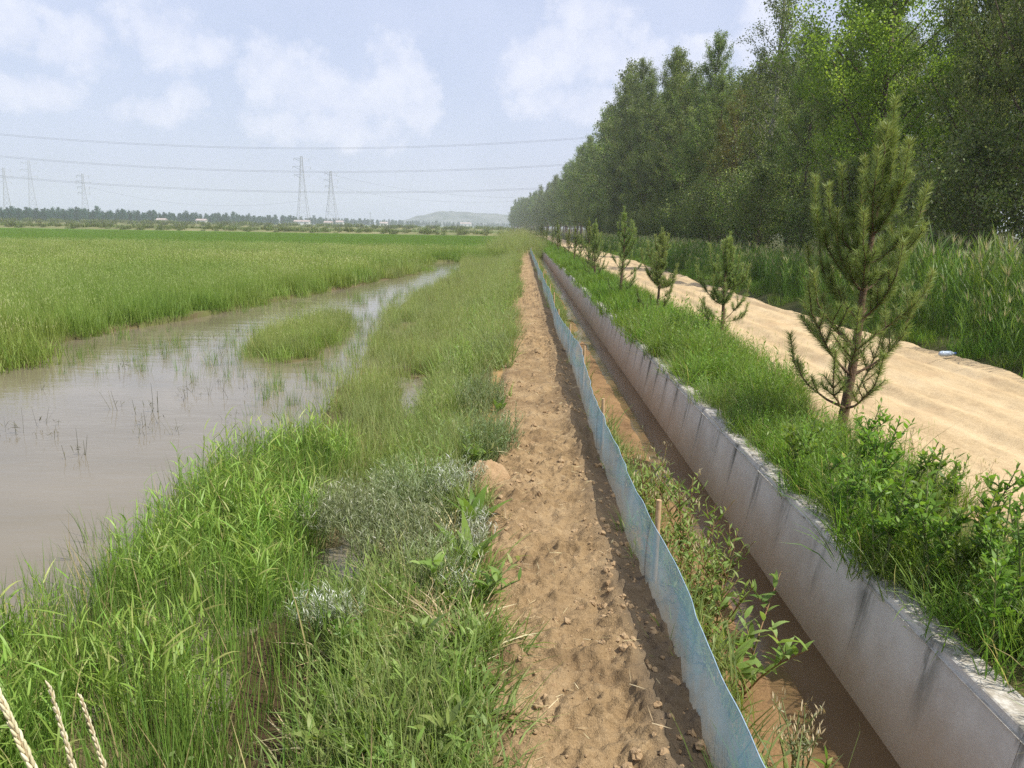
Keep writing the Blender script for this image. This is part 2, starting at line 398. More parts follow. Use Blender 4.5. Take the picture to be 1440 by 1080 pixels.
py = np.concatenate([np.linspace(1.0, 6, 520, endpoint=False), np.linspace(6, 14, 420, endpoint=False), np.linspace(14, 60, 460, endpoint=False), np.linspace(60, 130, 120)])
fence_shade_strip(M['path'])
V, Fc = grid(px, py, path_z); mb = MB(); mb.add(V, Fc)
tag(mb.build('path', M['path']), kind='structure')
# ------------------------------------------------------------------ sandy road
def road_z(x, y):
    w = .25 * np.sin(y * .11) * .3
    z = .045 + .02 * (fbm(x * 1.5, y * .5, 4, 61) - .5) * 2
    for tx, dep in ((3.62, .045), (4.02, .03), (5.05, .05), (5.38, .03), (4.55, .018)):
        dep = dep * (.45 + 1.0 * fbm(x * 1.2, y * .6, 3, int(tx * 10))); z -= dep * np.exp(-((x - tx - w - .12 * (vnoise(y * .35, x * 0, 5) - .5)) / .12) ** 2)
        z += dep * .4 * np.exp(-((x - tx - w - .23) / .10) ** 2)
    z += .018 * (fbm(x * 5, y * 2.2, 3, 64) - .5) * 2 + .012 * (fbm(x * 14, y * 5, 3, 65) - .5) * 2 + .006 * (fbm(x * 40, y * 30, 2, 67) - .5) * 2
    e = sstep(2.55, 2.85, x + .3 * (fbm(y * .9, x * 0, 3, 70) - .5)) * (1 - sstep(5.5, 5.85, x + .5 * (fbm(y * .7, x * 0, 3, 71) - .5)))
    return z * e - .12 * (1 - e)
V, Fc = grid(np.linspace(2.4, 6.3, 130), np.concatenate([np.linspace(1, 16, 420, endpoint=False), np.linspace(16, 50, 260, endpoint=False), geo(50, 240, 80)]), road_z)
mb = MB(); mb.add(V, Fc); tag(mb.build('road', M['road']), kind='structure')

# ------------------------------------------------------------------ water
def water_mat(name, c1, c2, bump=.02, rough=.06, rip=2.2):
    m, nt, out = newmat(name); L = nt.links.new
    pv = pos_node(nt)
    mp = N(nt, 'ShaderNodeMapping'); mp.inputs['Scale'].default_value = (.6, 1.6, 1); mp.inputs['Rotation'].default_value = (0, 0, .3); L(pv, mp.inputs[0])
    a = noise(nt, .45, 4, .55, mp.outputs[0]); r = ramp(nt, [(.35, c1), (.65, c2)]); L(a.outputs[0], r.inputs[0])
    p = N(nt, 'ShaderNodeBsdfPrincipled'); L(r.outputs[0], p.inputs['Base Color']); p.inputs['Roughness'].default_value = rough; p.inputs['IOR'].default_value = 1.33
    w = noise(nt, rip, 3, .5, mp.outputs[0]); w2 = noise(nt, rip * 6, 2, .5, mp.outputs[0])
    b = N(nt, 'ShaderNodeBump', Strength=bump, Distance=.05)
    L(mathn(nt, 'ADD', w.outputs[0], mathn(nt, 'MULTIPLY', w2.outputs[0], .25)), b.inputs['Height']); L(b.outputs[0], p.inputs['Normal'])
    L(p.outputs[0], out.inputs['Surface']); return m
M['pwater'] = water_mat('muddy_water', (.15, .128, .085), (.19, .163, .115), .14)
M['dwater'] = water_mat('ditch_water', (.12, .072, .034), (.18, .115, .058), .06, .12)
V, Fc = grid(np.concatenate([-geo(4, 60, 14)[::-1], np.linspace(-4, -.2, 6)]), np.concatenate([np.linspace(-4, 30, 12), [60]]), lambda x, y: np.full_like(x, WATER_Z))
mb = MB(); mb.add(V, Fc); tag(mb.build('paddy_water', M['pwater']), kind='structure')
V, Fc = grid(np.linspace(.7, 1.64, 4), np.linspace(-4, 150, 20), lambda x, y: np.full_like(x, -.54))
mb = MB(); mb.add(V, Fc); tag(mb.build('ditch_water', M['dwater']), kind='structure')
def mud_z(x, y):
    return -.572 + .085 * fbm(x * 1.2 + 3, y * .8, 4, 91) + .02 * (fbm(x * 9, y * 6, 3, 92) - .5) + .10 * (1 - sstep(.75, 1.06, x)) - .05 * sstep(1.2, 1.35, x)
V, Fc = grid(np.linspace(.72, 1.60, 60), np.concatenate([np.linspace(.5, 14, 420), geo(14, 140, 90)]), mud_z)
mb = MB(); mb.add(V, Fc); tag(mb.build('ditch_bed', M['ditchbed']), kind='structure')

# ------------------------------------------------------------------ concrete ditch wall
m, nt, out = newmat('ditch_concrete'); L = nt.links.new
pv = pos_node(nt); sx = nt.nodes.new('ShaderNodeSeparateXYZ'); L(pv, sx.inputs[0])
n1 = noise(nt, 2.4, 7, .72, pv); n2 = noise(nt, 60, 4, .7, pv)
r1 = ramp(nt, [(.3, (.44, .415, .37)), (.55, (.60, .575, .515)), (.8, (.70, .675, .615))]); L(mathn(nt, 'ADD', mathn(nt, 'MULTIPLY', n1.outputs[0], .75), mathn(nt, 'MULTIPLY', n2.outputs[0], .25)), r1.inputs[0])
zz = mathn(nt, 'ADD', sx.outputs['Z'], mathn(nt, 'MULTIPLY', n1.outputs[0], .34))
rz = ramp(nt, [(.0, (1, 1, 1)), (1, (0, 0, 0))]); mr = N(nt, 'ShaderNodeMapRange'); mr.inputs['From Min'].default_value = -.36; mr.inputs['From Max'].default_value = .07; L(zz, mr.inputs[0]); L(mr.outputs[0], rz.inputs[0])
c = mixc(nt, mathn(nt, 'MULTIPLY', rz.outputs[0], .85), r1.outputs[0], (.44, .325, .20))      # silt line left by the water
# dark algae runs beside some joints
mpn = N(nt, 'ShaderNodeMapping'); mpn.inputs['Scale'].default_value = (1, 1, .12); L(pv, mpn.inputs[0])
ns = noise(nt, 9, 4, .6, mpn.outputs[0])
yj = mathn(nt, 'ABSOLUTE', mathn(nt, 'SUBTRACT', mathn(nt, 'FRACT', mathn(nt, 'DIVIDE', mathn(nt, 'ADD', sx.outputs['Y'], mathn(nt, 'MULTIPLY', sx.outputs['Z'], -.12)), .58)), .5))
sj = mathn(nt, 'SUBTRACT', yj, .5)                                # 0 at the joint
near = N(nt, 'ShaderNodeMapRange'); near.inputs['From Min'].default_value = -.19; near.inputs['From Max'].default_value = -.015; L(sj, near.inputs[0])
sel = ramp(nt, [(.44, (0, 0, 0)), (.54, (1, 1, 1))]); L(ns.outputs[0], sel.inputs[0])
hz = N(nt, 'ShaderNodeMapRange'); hz.inputs['From Min'].default_value = -.40; hz.inputs['From Max'].default_value = -.10; L(sx.outputs['Z'], hz.inputs[0])
fs = mathn(nt, 'MULTIPLY', mathn(nt, 'MULTIPLY', near.outputs[0], sel.outputs[0]), hz.outputs[0])
gN = nt.nodes.new('ShaderNodeNewGeometry'); sN = nt.nodes.new('ShaderNodeSeparateXYZ'); L(gN.outputs['Normal'], sN.inputs[0])
nt_ = noise(nt, 22, 5, .7, pv); rt_ = ramp(nt, [(.40, (0, 0, 0)), (.56, (1, 1, 1))]); L(nt_.outputs[0], rt_.inputs[0])
c = mixc(nt, mathn(nt, 'MULTIPLY', mathn(nt, 'GREATER_THAN', sN.outputs['Z'], .8), mathn(nt, 'ADD', mathn(nt, 'MULTIPLY', rt_.outputs[0], .55), .2)), c, (.24, .205, .15))
c = mixc(nt, mathn(nt, 'MULTIPLY', fs, .8), c, (.11, .115, .095))
p_ = N(nt, 'ShaderNodeBsdfPrincipled'); L(c, p_.inputs['Base Color']); p_.inputs['Roughness'].default_value = .85; p_.inputs['Specular IOR Level'].default_value = .25
b_ = N(nt, 'ShaderNodeBump', Strength=.25, Distance=.01); L(n2.outputs[0], b_.inputs['Height']); L(b_.outputs[0], p_.inputs['Normal']); L(p_.outputs[0], out.inputs['Surface'])
M['concrete'] = m
M['coping'] = plain('coping_mortar', (.20, .175, .13), (.56, .53, .475), 16, .9, .6)
wall = thing('concrete_wall', 'long sloping grey concrete lining wall of the ditch with dark stained joints', 'wall', (1.6, 3, 0))
mb = MB(); pit = .58; k0 = int(.5 / pit)
for k in range(k0, 230):
    y0 = k * pit + .0012; y1 = (k + 1) * pit - .0012
    j = rng.normal(0, .0028, 2); dz = rng.normal(0, .003)
    prof = [(1.556, -.72), (1.688 + j[0], -.004 + dz), (1.694 + j[0], 0 + dz), (1.80, .002 + dz), (1.80, -.72)]
    prof2 = [(1.556, -.72), (1.688 + j[1], -.004 + dz), (1.694 + j[1], 0 + dz), (1.80, .002 + dz), (1.80, -.72)]
    v = [(a, y0, b) for a, b in prof] + [(a, y1, b) for a, b in prof2]
    mb.add(v, [(i, (i + 1) % 5, (i + 1) % 5 + 5, i + 5)[::-1] for i in range(5)]); mb.add(v, [(0, 1, 2, 3, 4), (9, 8, 7, 6, 5)])
o = mb.build('facing', M['concrete'], wall, False); o.matrix_parent_inverse = Matrix.Translation((-1.6, -3, 0))
def cop_z(x, y):
    e = np.minimum(sstep(1.689, 1.703, x + .012 * (fbm(y * 5, x * 0, 3, 15) - .5)), 1 - sstep(1.82, 1.90, x))
    z = .004 + .020 * np.clip(fbm(x * 9, y * 7, 4, 13) - .34, 0, 1) + .006 * (fbm(x * 30, y * 30, 3, 14) - .5)
    gap = sstep(.42, .52, fbm(y * 1.1, x * 0 + 2, 3, 18))
    return z * e * gap - .03 * (1 - e * gap)
V, Fc = grid(np.linspace(1.67, 1.92, 26), np.concatenate([np.linspace(1, 12, 520), geo(12, 120, 160)]), cop_z)
mb = MB(); mb.add(V, Fc); o = mb.build('coping', M['coping'], wall); o.matrix_parent_inverse = Matrix.Translation((-1.6, -3, 0))

# ------------------------------------------------------------------ blue net fence
m, nt, out = newmat('blue_netting'); L = nt.links.new
pv = pos_node(nt)
mpn = N(nt, 'ShaderNodeMapping'); mpn.inputs['Scale'].default_value = (1, .55, .22); mpn.inputs['Rotation'].default_value = (.5, 0, 0); L(pv, mpn.inputs[0])
nz = noise(nt, 5, 5, .6, mpn.outputs[0]); n2 = noise(nt, 3, 3, .5, pv)
r_ = ramp(nt, [(.3, (.075, .22, .32)), (.5, (.14, .335, .45)), (.72, (.34, .52, .61))]); L(nz.outputs[0], r_.inputs[0])
c = mixc(nt, mathn(nt, 'MULTIPLY', n2.outputs[0], .5), r_.outputs[0], (.36, .40, .40))
szf = nt.nodes.new('ShaderNodeSeparateXYZ'); L(pv, szf.inputs[0]); n5 = noise(nt, 14, 4, .7, pv)
mrf = N(nt, 'ShaderNodeMapRange'); mrf.inputs['From Min'].default_value = .17; mrf.inputs['From Max'].default_value = .03; L(mathn(nt, 'ADD', szf.outputs['Z'], mathn(nt, 'MULTIPLY', mathn(nt, 'SUBTRACT', n5.outputs[0], .5), .22)), mrf.inputs[0])
c = mixc(nt, mathn(nt, 'MULTIPLY', mrf.outputs[0], .55), c, (.30, .23, .14))
p_ = N(nt, 'ShaderNodeBsdfPrincipled'); L(c, p_.inputs['Base Color']); p_.inputs['Roughness'].default_value = .5
tl = nt.nodes.new('ShaderNodeBsdfTranslucent'); L(c, tl.inputs[0])
mpb = N(nt, 'ShaderNodeMapping'); mpb.inputs['Scale'].default_value = (1, 1, .35); mpb.inputs['Rotation'].default_value = (.7, 0, 0); L(pv, mpb.inputs[0]); nb = noise(nt, 9, 3, .55, mpb.outputs[0])
bn = N(nt, 'ShaderNodeBump', Strength=.55, Distance=.04); L(nb.outputs[0], bn.inputs['Height']); L(bn.outputs[0], p_.inputs['Normal'])
tp = nt.nodes.new('ShaderNodeBsdfTransparent')
mx = nt.nodes.new('ShaderNodeMixShader'); mx.inputs[0].default_value = .30; L(p_.outputs[0], mx.inputs[1]); L(tl.outputs[0], mx.inputs[2])
mx2 = nt.nodes.new('ShaderNodeMixShader'); L(mathn(nt, 'MULTIPLY', n2.outputs[0], .55), mx2.inputs[0]); L(mx.outputs[0], mx2.inputs[1]); L(tp.outputs[0], mx2.inputs[2])
L(mx2.outputs[0], out.inputs['Surface']); M['net'] = m
M['hem'] = plain('hem_cord', (.18, .28, .35), (.32, .43, .50), 30, .6)
FENCE_END = 52.0
stake_y = [1.25, 3.42, 5.6, 7.9, 10.2, 12.6, 15, 17.5, 20, 23, 26, 29, 32, 35, 38, 42, 46, 50]
def fence_xyz(y, t):
    """t=0 foot .. 1 top edge"""
    y = np.asarray(y, float)
    ds = np.min(np.abs(y[..., None] - np.array(stake_y)), -1)
    foot = .612 + .014 * np.sin(y * .9) + .03 * (fbm(y * .7, y * 0, 3, 33) - .5) + .012 * (vnoise(y * 6, y * 0, 3) - .5)
    hgt = .292 + .04 * (fbm(y * .55, y * 0 + 7, 3, 35) - .5) - .02 * sstep(.1, 1.1, ds) + .10 * np.exp(-((y - 8.2) / 1.3) ** 2)
    lean = .012 + .03 * (fbm(y * .5, y * 0 + 1, 3, 37) - .5) + .006 * np.sin(y * .8)
    fold = .0025 * np.sin(y * 9 + 3 * fbm(y * 1.3, y * 0, 3, 38) * 6) * (.3 + .5 * t) + .020 * (fbm(y * 2.2, t * .9 + y * .35, 3, 39) - .5)
    bulge = -.03 * np.sin(t * math.pi) * vnoise(y * .8, y * 0, 44)
    return np.stack([foot + lean * t * 1.0 + fold * np.minimum(1, t * 2 + .15) + bulge, y + .01 * np.sin(y * 11) * t, -.06 + (hgt + .06) * t], -1)
fy = np.concatenate([np.linspace(.4, 9, 620, endpoint=False), np.linspace(9, 20, 400, endpoint=False), np.linspace(20, FENCE_END, 420)])
ft = np.linspace(0, 1, 12)
YY, TT = np.meshgrid(fy, ft); P = fence_xyz(YY, TT).reshape(-1, 3)
nx_, ny_ = len(fy), len(ft); i = np.arange(ny_ - 1)[:, None] * nx_; j = np.arange(nx_ - 1)[None]
Fc = np.stack([i + j, i + j + 1, i + nx_ + j + 1, i + nx_ + j], -1).reshape(-1, 4)
fence = thing('net_fence', 'low light blue net fence on wooden stakes running along the dirt path', 'fence', (.6, 3, 0)); IV = Matrix.Translation((-.6, -3, 0))
mb = MB(); mb.add(P, Fc); mb.build('netting', M['net'], fence).matrix_parent_inverse = IV
mb = MB(); tube(mb, fence_xyz(fy, np.ones_like(fy)) + np.array([0, 0, .0005]), .0022, 5); mb.build('hem_cord', M['hem'], fence).matrix_parent_inverse = IV
for k, sy in enumerate(stake_y):
    p = fence_xyz(np.array([sy]), np.array([1.0]))[0]; q = fence_xyz(np.array([sy]), np.array([0.0]))[0]
    ex = [.03, .10, .07, .03, .05][k % 5]; mb = MB()
    ax = np.array([p[0] + .03, sy, p[2] + ex]); bx_ = np.array([q[0] + .03, sy - .02, -.3])
    tube(mb, [bx_, (ax + bx_) / 2 + [.003, 0, 0], ax], [.014, .013, .0125], 8); mb.build('stake', M['stake'], fence).matrix_parent_inverse = IV

# ------------------------------------------------------------------ scattering (ground cover only)
def scatter(name, pts, protos, label, cat, scale=(.8, 1.2), tilt=.08, rotz=None, seed=0):
    g = np.random.default_rng(seed + 100)
    pts = np.asarray(pts, float); n_ = len(pts)
    me = bpy.data.meshes.new(name); me.vertices.add(n_); me.vertices.foreach_set('co', pts.ravel()); me.update()
    a = me.attributes.new('rot', 'FLOAT_VECTOR', 'POINT')
    rot = np.stack([g.normal(0, tilt, n_), g.normal(0, tilt, n_), g.uniform(0, 6.283, n_) if rotz is None else np.full(n_, rotz)], 1)
    a.data.foreach_set('vector', rot.astype(np.float32).ravel())
    a = me.attributes.new('size', 'FLOAT', 'POINT'); sc = g.uniform(*scale, n_) if isinstance(scale, tuple) else np.asarray(scale); a.data.foreach_set('value', sc.astype(np.float32))
    a = me.attributes.new('pick', 'INT', 'POINT'); a.data.foreach_set('value', g.integers(0, len(protos), n_).astype(np.int32))
    c = bpy.data.collections.new(name + '_kinds')
    for i_, pm in enumerate(protos):
        o_ = bpy.data.objects.new('%s_clump_%02d' % (name, i_), pm); c.objects.link(o_)
    ng = bpy.data.node_groups.new(name + '_scatter', 'GeometryNodeTree')
    ng.interface.new_socket('Geometry', in_out='INPUT', socket_type='NodeSocketGeometry')
    ng.interface.new_socket('Geometry', in_out='OUTPUT', socket_type='NodeSocketGeometry')
    gi = ng.nodes.new('NodeGroupInput'); go = ng.nodes.new('NodeGroupOutput')
    io = ng.nodes.new('GeometryNodeInstanceOnPoints'); ci = ng.nodes.new('GeometryNodeCollectionInfo')
    ci.inputs['Collection'].default_value = c; ci.inputs['Separate Children'].default_value = True; ci.inputs['Reset Children'].default_value = True
    def na(nm, t):
        nd = ng.nodes.new('GeometryNodeInputNamedAttribute'); nd.data_type = t; nd.inputs[0].default_value = nm; return nd.outputs['Attribute']
    e = ng.nodes.new('FunctionNodeEulerToRotation'); ng.links.new(na('rot', 'FLOAT_VECTOR'), e.inputs[0])
    ng.links.new(gi.outputs[0], io.inputs['Points']); ng.links.new(ci.outputs[0], io.inputs['Instance'])
    io.inputs['Pick Instance'].default_value = True
    ng.links.new(na('pick', 'INT'), io.inputs['Instance Index']); ng.links.new(e.outputs[0], io.inputs['Rotation']); ng.links.new(na('size', 'FLOAT'), io.inputs['Scale'])
    ng.links.new(io.outputs[0], go.inputs[0])
    o = link(name, me); md = o.modifiers.new('scatter', 'NODES'); md.node_group = ng
    return tag(o, label, cat, kind='stuff')

U = lambda a, b, k: rng.uniform(a, b, k)
def clump(n_, rad, Lr, Wr, leanr, curlr, mat, seg=3, tintr=(0, 1), tips=0, name='clump', leafn=0, straw=0, stems=0, tipw=.9):
    mb = MB()
    r = rad * np.sqrt(rng.random(n_)); a = U(0, 6.283, n_)
    P = np.stack([r * np.cos(a), r * np.sin(a), np.full(n_, -.03)], 1)
    t = U(*tintr, n_) * .9
    if straw: t[: int(n_ * straw)] = 1.0
    blades(mb, P, U(0, 6.283, n_), U(*leanr, n_), U(*curlr, n_), U(*Lr, n_), U(*Wr, n_), seg, t)
    if tips:                                                     # pale flowering tips on thin stems
        r = rad * np.sqrt(rng.random(tips)); a = U(0, 6.283, tips)
        P = np.stack([r * np.cos(a), r * np.sin(a), np.zeros(tips)], 1)
        e = blades(mb, P, U(0, 6.283, tips), U(.02, .15, tips), U(0, .2, tips), U(Lr[1] * .9, Lr[1] * 1.25, tips), Wr[0] * .6, 2, .75, 'stem')
        blades(mb, e, U(0, 6.283, tips), U(.1, .5, tips), U(.1, .5, tips), U(.02, .055, tips), Wr[0] * tipw, 2, U(.85, 1.0, tips), 'leaf')
    if leafn:                                                    # small broadleaf weeds inside the grass
        for q in range(stems or 4):
            b0 = np.array([*(rng.normal(0, rad * .5, 2)), 0]); hh = U(Lr[0], Lr[1] * 1.05, 1)[0]; az = U(0, 6.283, 1)[0]
            kk = leafn; ti = np.linspace(.2, 1, kk)
            ctr = b0 + np.stack([ti * hh * .15 * math.cos(az), ti * hh * .15 * math.sin(az), ti * hh], 1)
            blades(mb, b0[None], az, .15, .0, hh * 1.02, .004, 2, .8, 'stem')
            blades(mb, ctr, np.arange(kk) * 2.4 + az, U(.5, 1.1, kk), U(.2, .7, kk), U(.022, .05, kk), U(.006, .012, kk), 3, U(.3, .9, kk), 'leaf')
    return mb.mesh(name, mat)

def paddy_plant(nst, hr=(.28, .5), name='paddy_plant'):
    mb = MB()
    for s_ in range(nst):
        b0 = np.array([*rng.normal(0, .05, 2), -.08]); hh = U(*hr, 1)[0]; az = U(0, 6.283, 1)[0]; ln = U(.0, .14, 1)[0]
        kk = int(rng.integers(4, 7)); ti = np.linspace(.42, .98, kk)
        dirv = np.array([math.sin(ln) * math.cos(az), math.sin(ln) * math.sin(az), math.cos(ln)])
        blades(mb, b0[None], az, ln, .02, hh, .0055, 2, U(.25, .6, 1)[0], 'stem', roll=0); blades(mb, b0[None], az + 1.57, ln, 0, hh * .9, .0055, 1, .35, 'stem', roll=0)
        P = b0 + dirv * (ti * hh)[:, None]
        top = ti ** 2
        blades(mb, P, np.arange(kk) * 2.7 + az + rng.normal(0, .5, kk), U(.35, .95, kk), U(.2, 1.2, kk) , U(.09, .20, kk) * (.75 + .25 * (1 - top)), U(.0045, .009, kk), 4, np.clip(.25 + .5 * ti + rng.normal(0, .15, kk), 0, .93) , 'blade', power=1.6)
        if rng.random() < .25:
            blades(mb, b0[None] + [[.01, 0, 0]], U(0, 6.28, 1), .5, 1.2, U(.15, .3, 1), .006, 3, 1.0)
    return mb.mesh(name, M['paddy'])

prot_paddy = [paddy_plant(int(k), (.26, .48) if k < 6 else (.4, .56)) for k in (3, 4, 4, 5, 5, 6, 3, 4)]
prot_thin = [clump(22, .10, (.20, .46), (.0025, .0045), (.02, .25), (0, .5), M['rush'], 3, (0, .8), name='thin_rush', straw=.12) for k in range(5)]
prot_sedge = [clump(46, .13, (.18, .40), (.0028, .005), (.03, .4), (.1, .9), M['sedge'], 3, tips=7, name='sedge', straw=.04) for k in range(6)]
prot_mix = [clump(50, .14, (.12, .30), (.004, .008), (.1, .7), (.2, 1.2), M['bank'], 3, tips=1, name='bank_grass', straw=.05, leafn=6, stems=2) for k in range(6)]
prot_field = [clump(80, .28, (.24, .46), (.006, .010), (.03, .35), (.1, .9), M['field'], 3, tips=22, tipw=1.1, name='field_grass') for k in range(6)]
prot_fieldfar = [clump(80, .55, (.25, .46), (.014, .022), (.03, .3), (.1, .8), M['field'], 2, tips=20, tipw=1.0, name='field_far') for k in range(5)]
prot_rice = [clump(70, .75, (.34, .42), (.022, .035), (.03, .25), (.1, .5), M['rice'], 2, name='rice') for k in range(4)]
prot_lush = [clump(60, .14, (.12, .38), (.0028, .006), (.05, .7), (.1, 1.2), M['bank' if k % 3 == 2 else 'lush'], 3, tips=2, name='verge_grass', straw=.05, leafn=10, stems=(4, 0, 2, 6, 1, 3, 0)[k]) for k in range(7)]
prot_lushfar = [clump(70, .22, (.16, .34), (.006, .010), (.05, .5), (.1, .9), M['lush'], 2, name='verge_far') for k in range(4)]
prot_flop = [clump(34, .07, (.14, .30), (.004, .007), (.7, 1.4), (.2, .8), M['straw' if k % 3 == 0 else 'bank'], 4, name='cut_grass', straw=.15) for k in range(6)]

def reed_clump():
    mb = MB(); k_ = 9
    for s_ in range(k_):
        b0 = np.array([*rng.normal(0, .16, 2), -.05]); hh = U(.85, 1.35, 1)[0]; az = U(0, 6.283, 1)[0]; ln = U(0, .12, 1)[0]
        blades(mb, b0[None], az, ln, .08, hh, .009, 3, U(.4, 1, 1)[0], 'stem')
        kk = 10; ti = np.linspace(.12, .97, kk); dirv = np.array([math.sin(ln) * math.cos(az), math.sin(ln) * math.sin(az), math.cos(ln)])
        blades(mb, b0 + dirv * (ti * hh)[:, None], np.arange(kk) * 2.6 + az, U(.15, .5, kk), U(.2, 1.0, kk), U(.25, .48, kk), U(.010, .017, kk), 3, np.clip(.2 + .5 * ti + rng.normal(0, .2, kk), 0, .92))
        if rng.random() < .28:
            e = b0 + dirv * hh; blades(mb, np.repeat(e[None], 7, 0), U(0, 6.28, 7), U(.05, .5, 7), U(.1, .6, 7), U(.14, .26, 7), .006, 3, 1.0)
    r = 30; blades(mb, np.stack([rng.normal(0, .2, r), rng.normal(0, .2, r), np.zeros(r)], 1), U(0, 6.283, r), U(.05, .4, r), U(.1, .9, r), U(.3, .7, r), U(.006, .011, r), 3, U(0, .8, r))
    return mb.mesh('reed_clump', M['reed'])
prot_reed = [reed_clump() for k in range(6)]

def sample(x0, x1, y0, y1, dens, keep=None):
    n_ = int((x1 - x0) * (y1 - y0) * dens)
    x = rng.uniform(x0, x1, n_); y = rng.uniform(y0, y1, n_)
    # keep what this place can show: the strip in front of the camera with a margin
    ok = np.abs(x - .01 * y) < .72 * (y + 1.4) + 1.0
    if keep is not None: ok &= keep(x, y)
    x, y = x[ok], y[ok]
    return np.stack([x, y, ground_z(x, y)], 1)
jx = lambda x, y: x + .42 * (fbm(x * .9, y * .9, 4, 111) - .5) * np.clip(y / 8, .4, 2)
jy = lambda x, y: y + .9 * (fbm(x * .8 + 9, y * .8, 4, 112) - .5) * np.clip(y / 8, .3, 2)
veg = lambda x, y: (~in_poly(jx(x, y), jy(x, y), WATER) | in_poly(jx(x, y), jy(x, y), ISLAND))
pathedge = lambda x, y: x < -.16 + .26 * (fbm(y * 1.6, y * 0 + 4, 3, 81) - .5) * 2
inA = lambda x, y: in_poly(x, y, A_POLY)
inE = lambda x, y: in_poly(x, y, E_POLY)
pond = lambda x, y: in_poly(x, y, POND2) | in_poly(x, y, POND3)
nearbank = lambda x, y: y < np.interp(x, FEx, FEy)

pts = sample(-6, -.3, 1.0, 9, 120, lambda x, y: inA(x, y) & ~inE(x, y) & (fbm(x * 2.2, y * 2.2, 3, 84) > .415))
pts[:, 2] = np.minimum(pts[:, 2], -.2)
scatter('paddy_grass', pts, prot_paddy, 'tall broad-bladed green grass standing in the flooded paddy by the water', 'grass', (.65, 1.08), .07, seed=1)
pts = np.concatenate([sample(-6, -.3, 1.0, 9, 95, lambda x, y: inA(x, y) & ~inE(x, y)), sample(-3, -.3, 1.0, 9, 22, inE)])
scatter('rush_stems', pts, prot_thin, 'thin upright rush stems among the paddy grass and over mud coloured like dark grass reflections', 'rush', (.7, 1.2), .05, seed=2)
MX, MY = at(686, 668, .03)
def dens_sedge(x, y):
    k = veg(x, y) & ~inA(x, y) & ~inE(x, y) & pathedge(x, y) & nearbank(x, y) & (~((np.abs(x - MX) < .24) & (y > MY - .42) & (y < MY + .20)))
    d = rng.random(x.shape)
    p = np.where(pond(x, y), .03, np.where(fbm(x * 1.4, y * 1.1, 3, 86) + .10 * sstep(-1.6, -.5, x) > .47, 1.0, .26)) * np.where(silver_f(x, y) > .05, .06, 1) * np.where((y < 4.6) & (x > -1.3), .38, 1)
    return k & (d < p)
pts = np.concatenate([sample(-4, 0, 1.2, 14, 85, dens_sedge), sample(-8, 0, 14, 48, 38, dens_sedge)])
scatter('sedge', pts, prot_sedge, 'fine olive and straw tipped sedge between the water and the dirt path', 'sedge', np.where(pts[:, 1] > 14, 1.08, .9) * U(.8, 1.2, len(pts)), .1, seed=3)
MX, MY = at(686, 668, .03)
nomound = lambda x, y: ~((np.abs(x - MX) < .24) & (y > MY - .42) & (y < MY + .20))
wilt = lambda x, y: np.exp(-(((x + .27) / .22) ** 2 + ((y - 2.95) / .45) ** 2)) > .4
ed = lambda x, y: pathedge(x, y) & (x > -.95) & (silver_f(x, y) < .08) & ~inE(x, y) & nomound(x, y) & (~wilt(x, y) | (rng.random(x.shape) < .35)) & (fbm(x * 2.4, y * 2.0, 3, 131) > .40)
pts = np.concatenate([sample(-1.0, 0.05, 1.0, 9, 120, ed), sample(-1.0, .05, 9, 45, 30, ed)])
scatter('bank_grass', pts, prot_mix, 'low leafy green grass and weeds on the bank edging the dirt path', 'grass', np.where(pts[:, 1] > 9, 1.4, 1.0) * U(.8, 1.25, len(pts)), .12, seed=4)
pts = np.concatenate([sample(-.75, .1, 1.3, 5.5, 26, lambda x, y: pathedge(x - .1, y)), sample(-.7, .05, 2.2, 3.8, 170, lambda x, y: pathedge(x - .06, y) & wilt(x, y))])
pts[:, 2] += .03
scatter('cut_grass', pts, prot_flop, 'wilted flopped grass blades strewn along the left edge of the path', 'grass', (.8, 1.3), .25, seed=5)
fieldk = lambda x, y: ~in_poly(jx(x, y), jy(x, y), WATER) & (jy(x, y) + .3 > np.interp(x, FEx, FEy)) & (x < -1.2) & (fbm(x * .25, y * .25, 3, 87) > .22)
pts = np.concatenate([sample(-26, -1.5, 8, 22, 17, fieldk), sample(-9, -.5, 6, 24, 17, lambda x, y: in_poly(jx(x, y), jy(x, y), ISLAND) & (fbm(x * 1.5, y * 1.5, 3, 113) > .36))])
scatter('field_grass', pts, prot_field, 'bright green meadow grass with pale flowering tips beyond the flooded strip', 'grass', U(.8, 1.2, len(pts)) * np.where(in_poly(pts[:, 0], pts[:, 1], WATER), .72, 1), .07, seed=6)
pts = sample(-42, -1.0, 22, Y_FIELD + 4, 5.5, fieldk)
scatter('distant_meadow_grass', pts, prot_fieldfar, 'pale tipped meadow grass band in front of the smooth rice field', 'grass', (.85, 1.2), .05, seed=7)
pts = sample(-110, -1.2, Y_FIELD, 120, 1.6)
pts[:, 2] += .0
scatter('rice_crop', pts, prot_rice, 'smooth even green rice crop stretching to the far dyke', 'rice', (.9, 1.1), .03, seed=8)

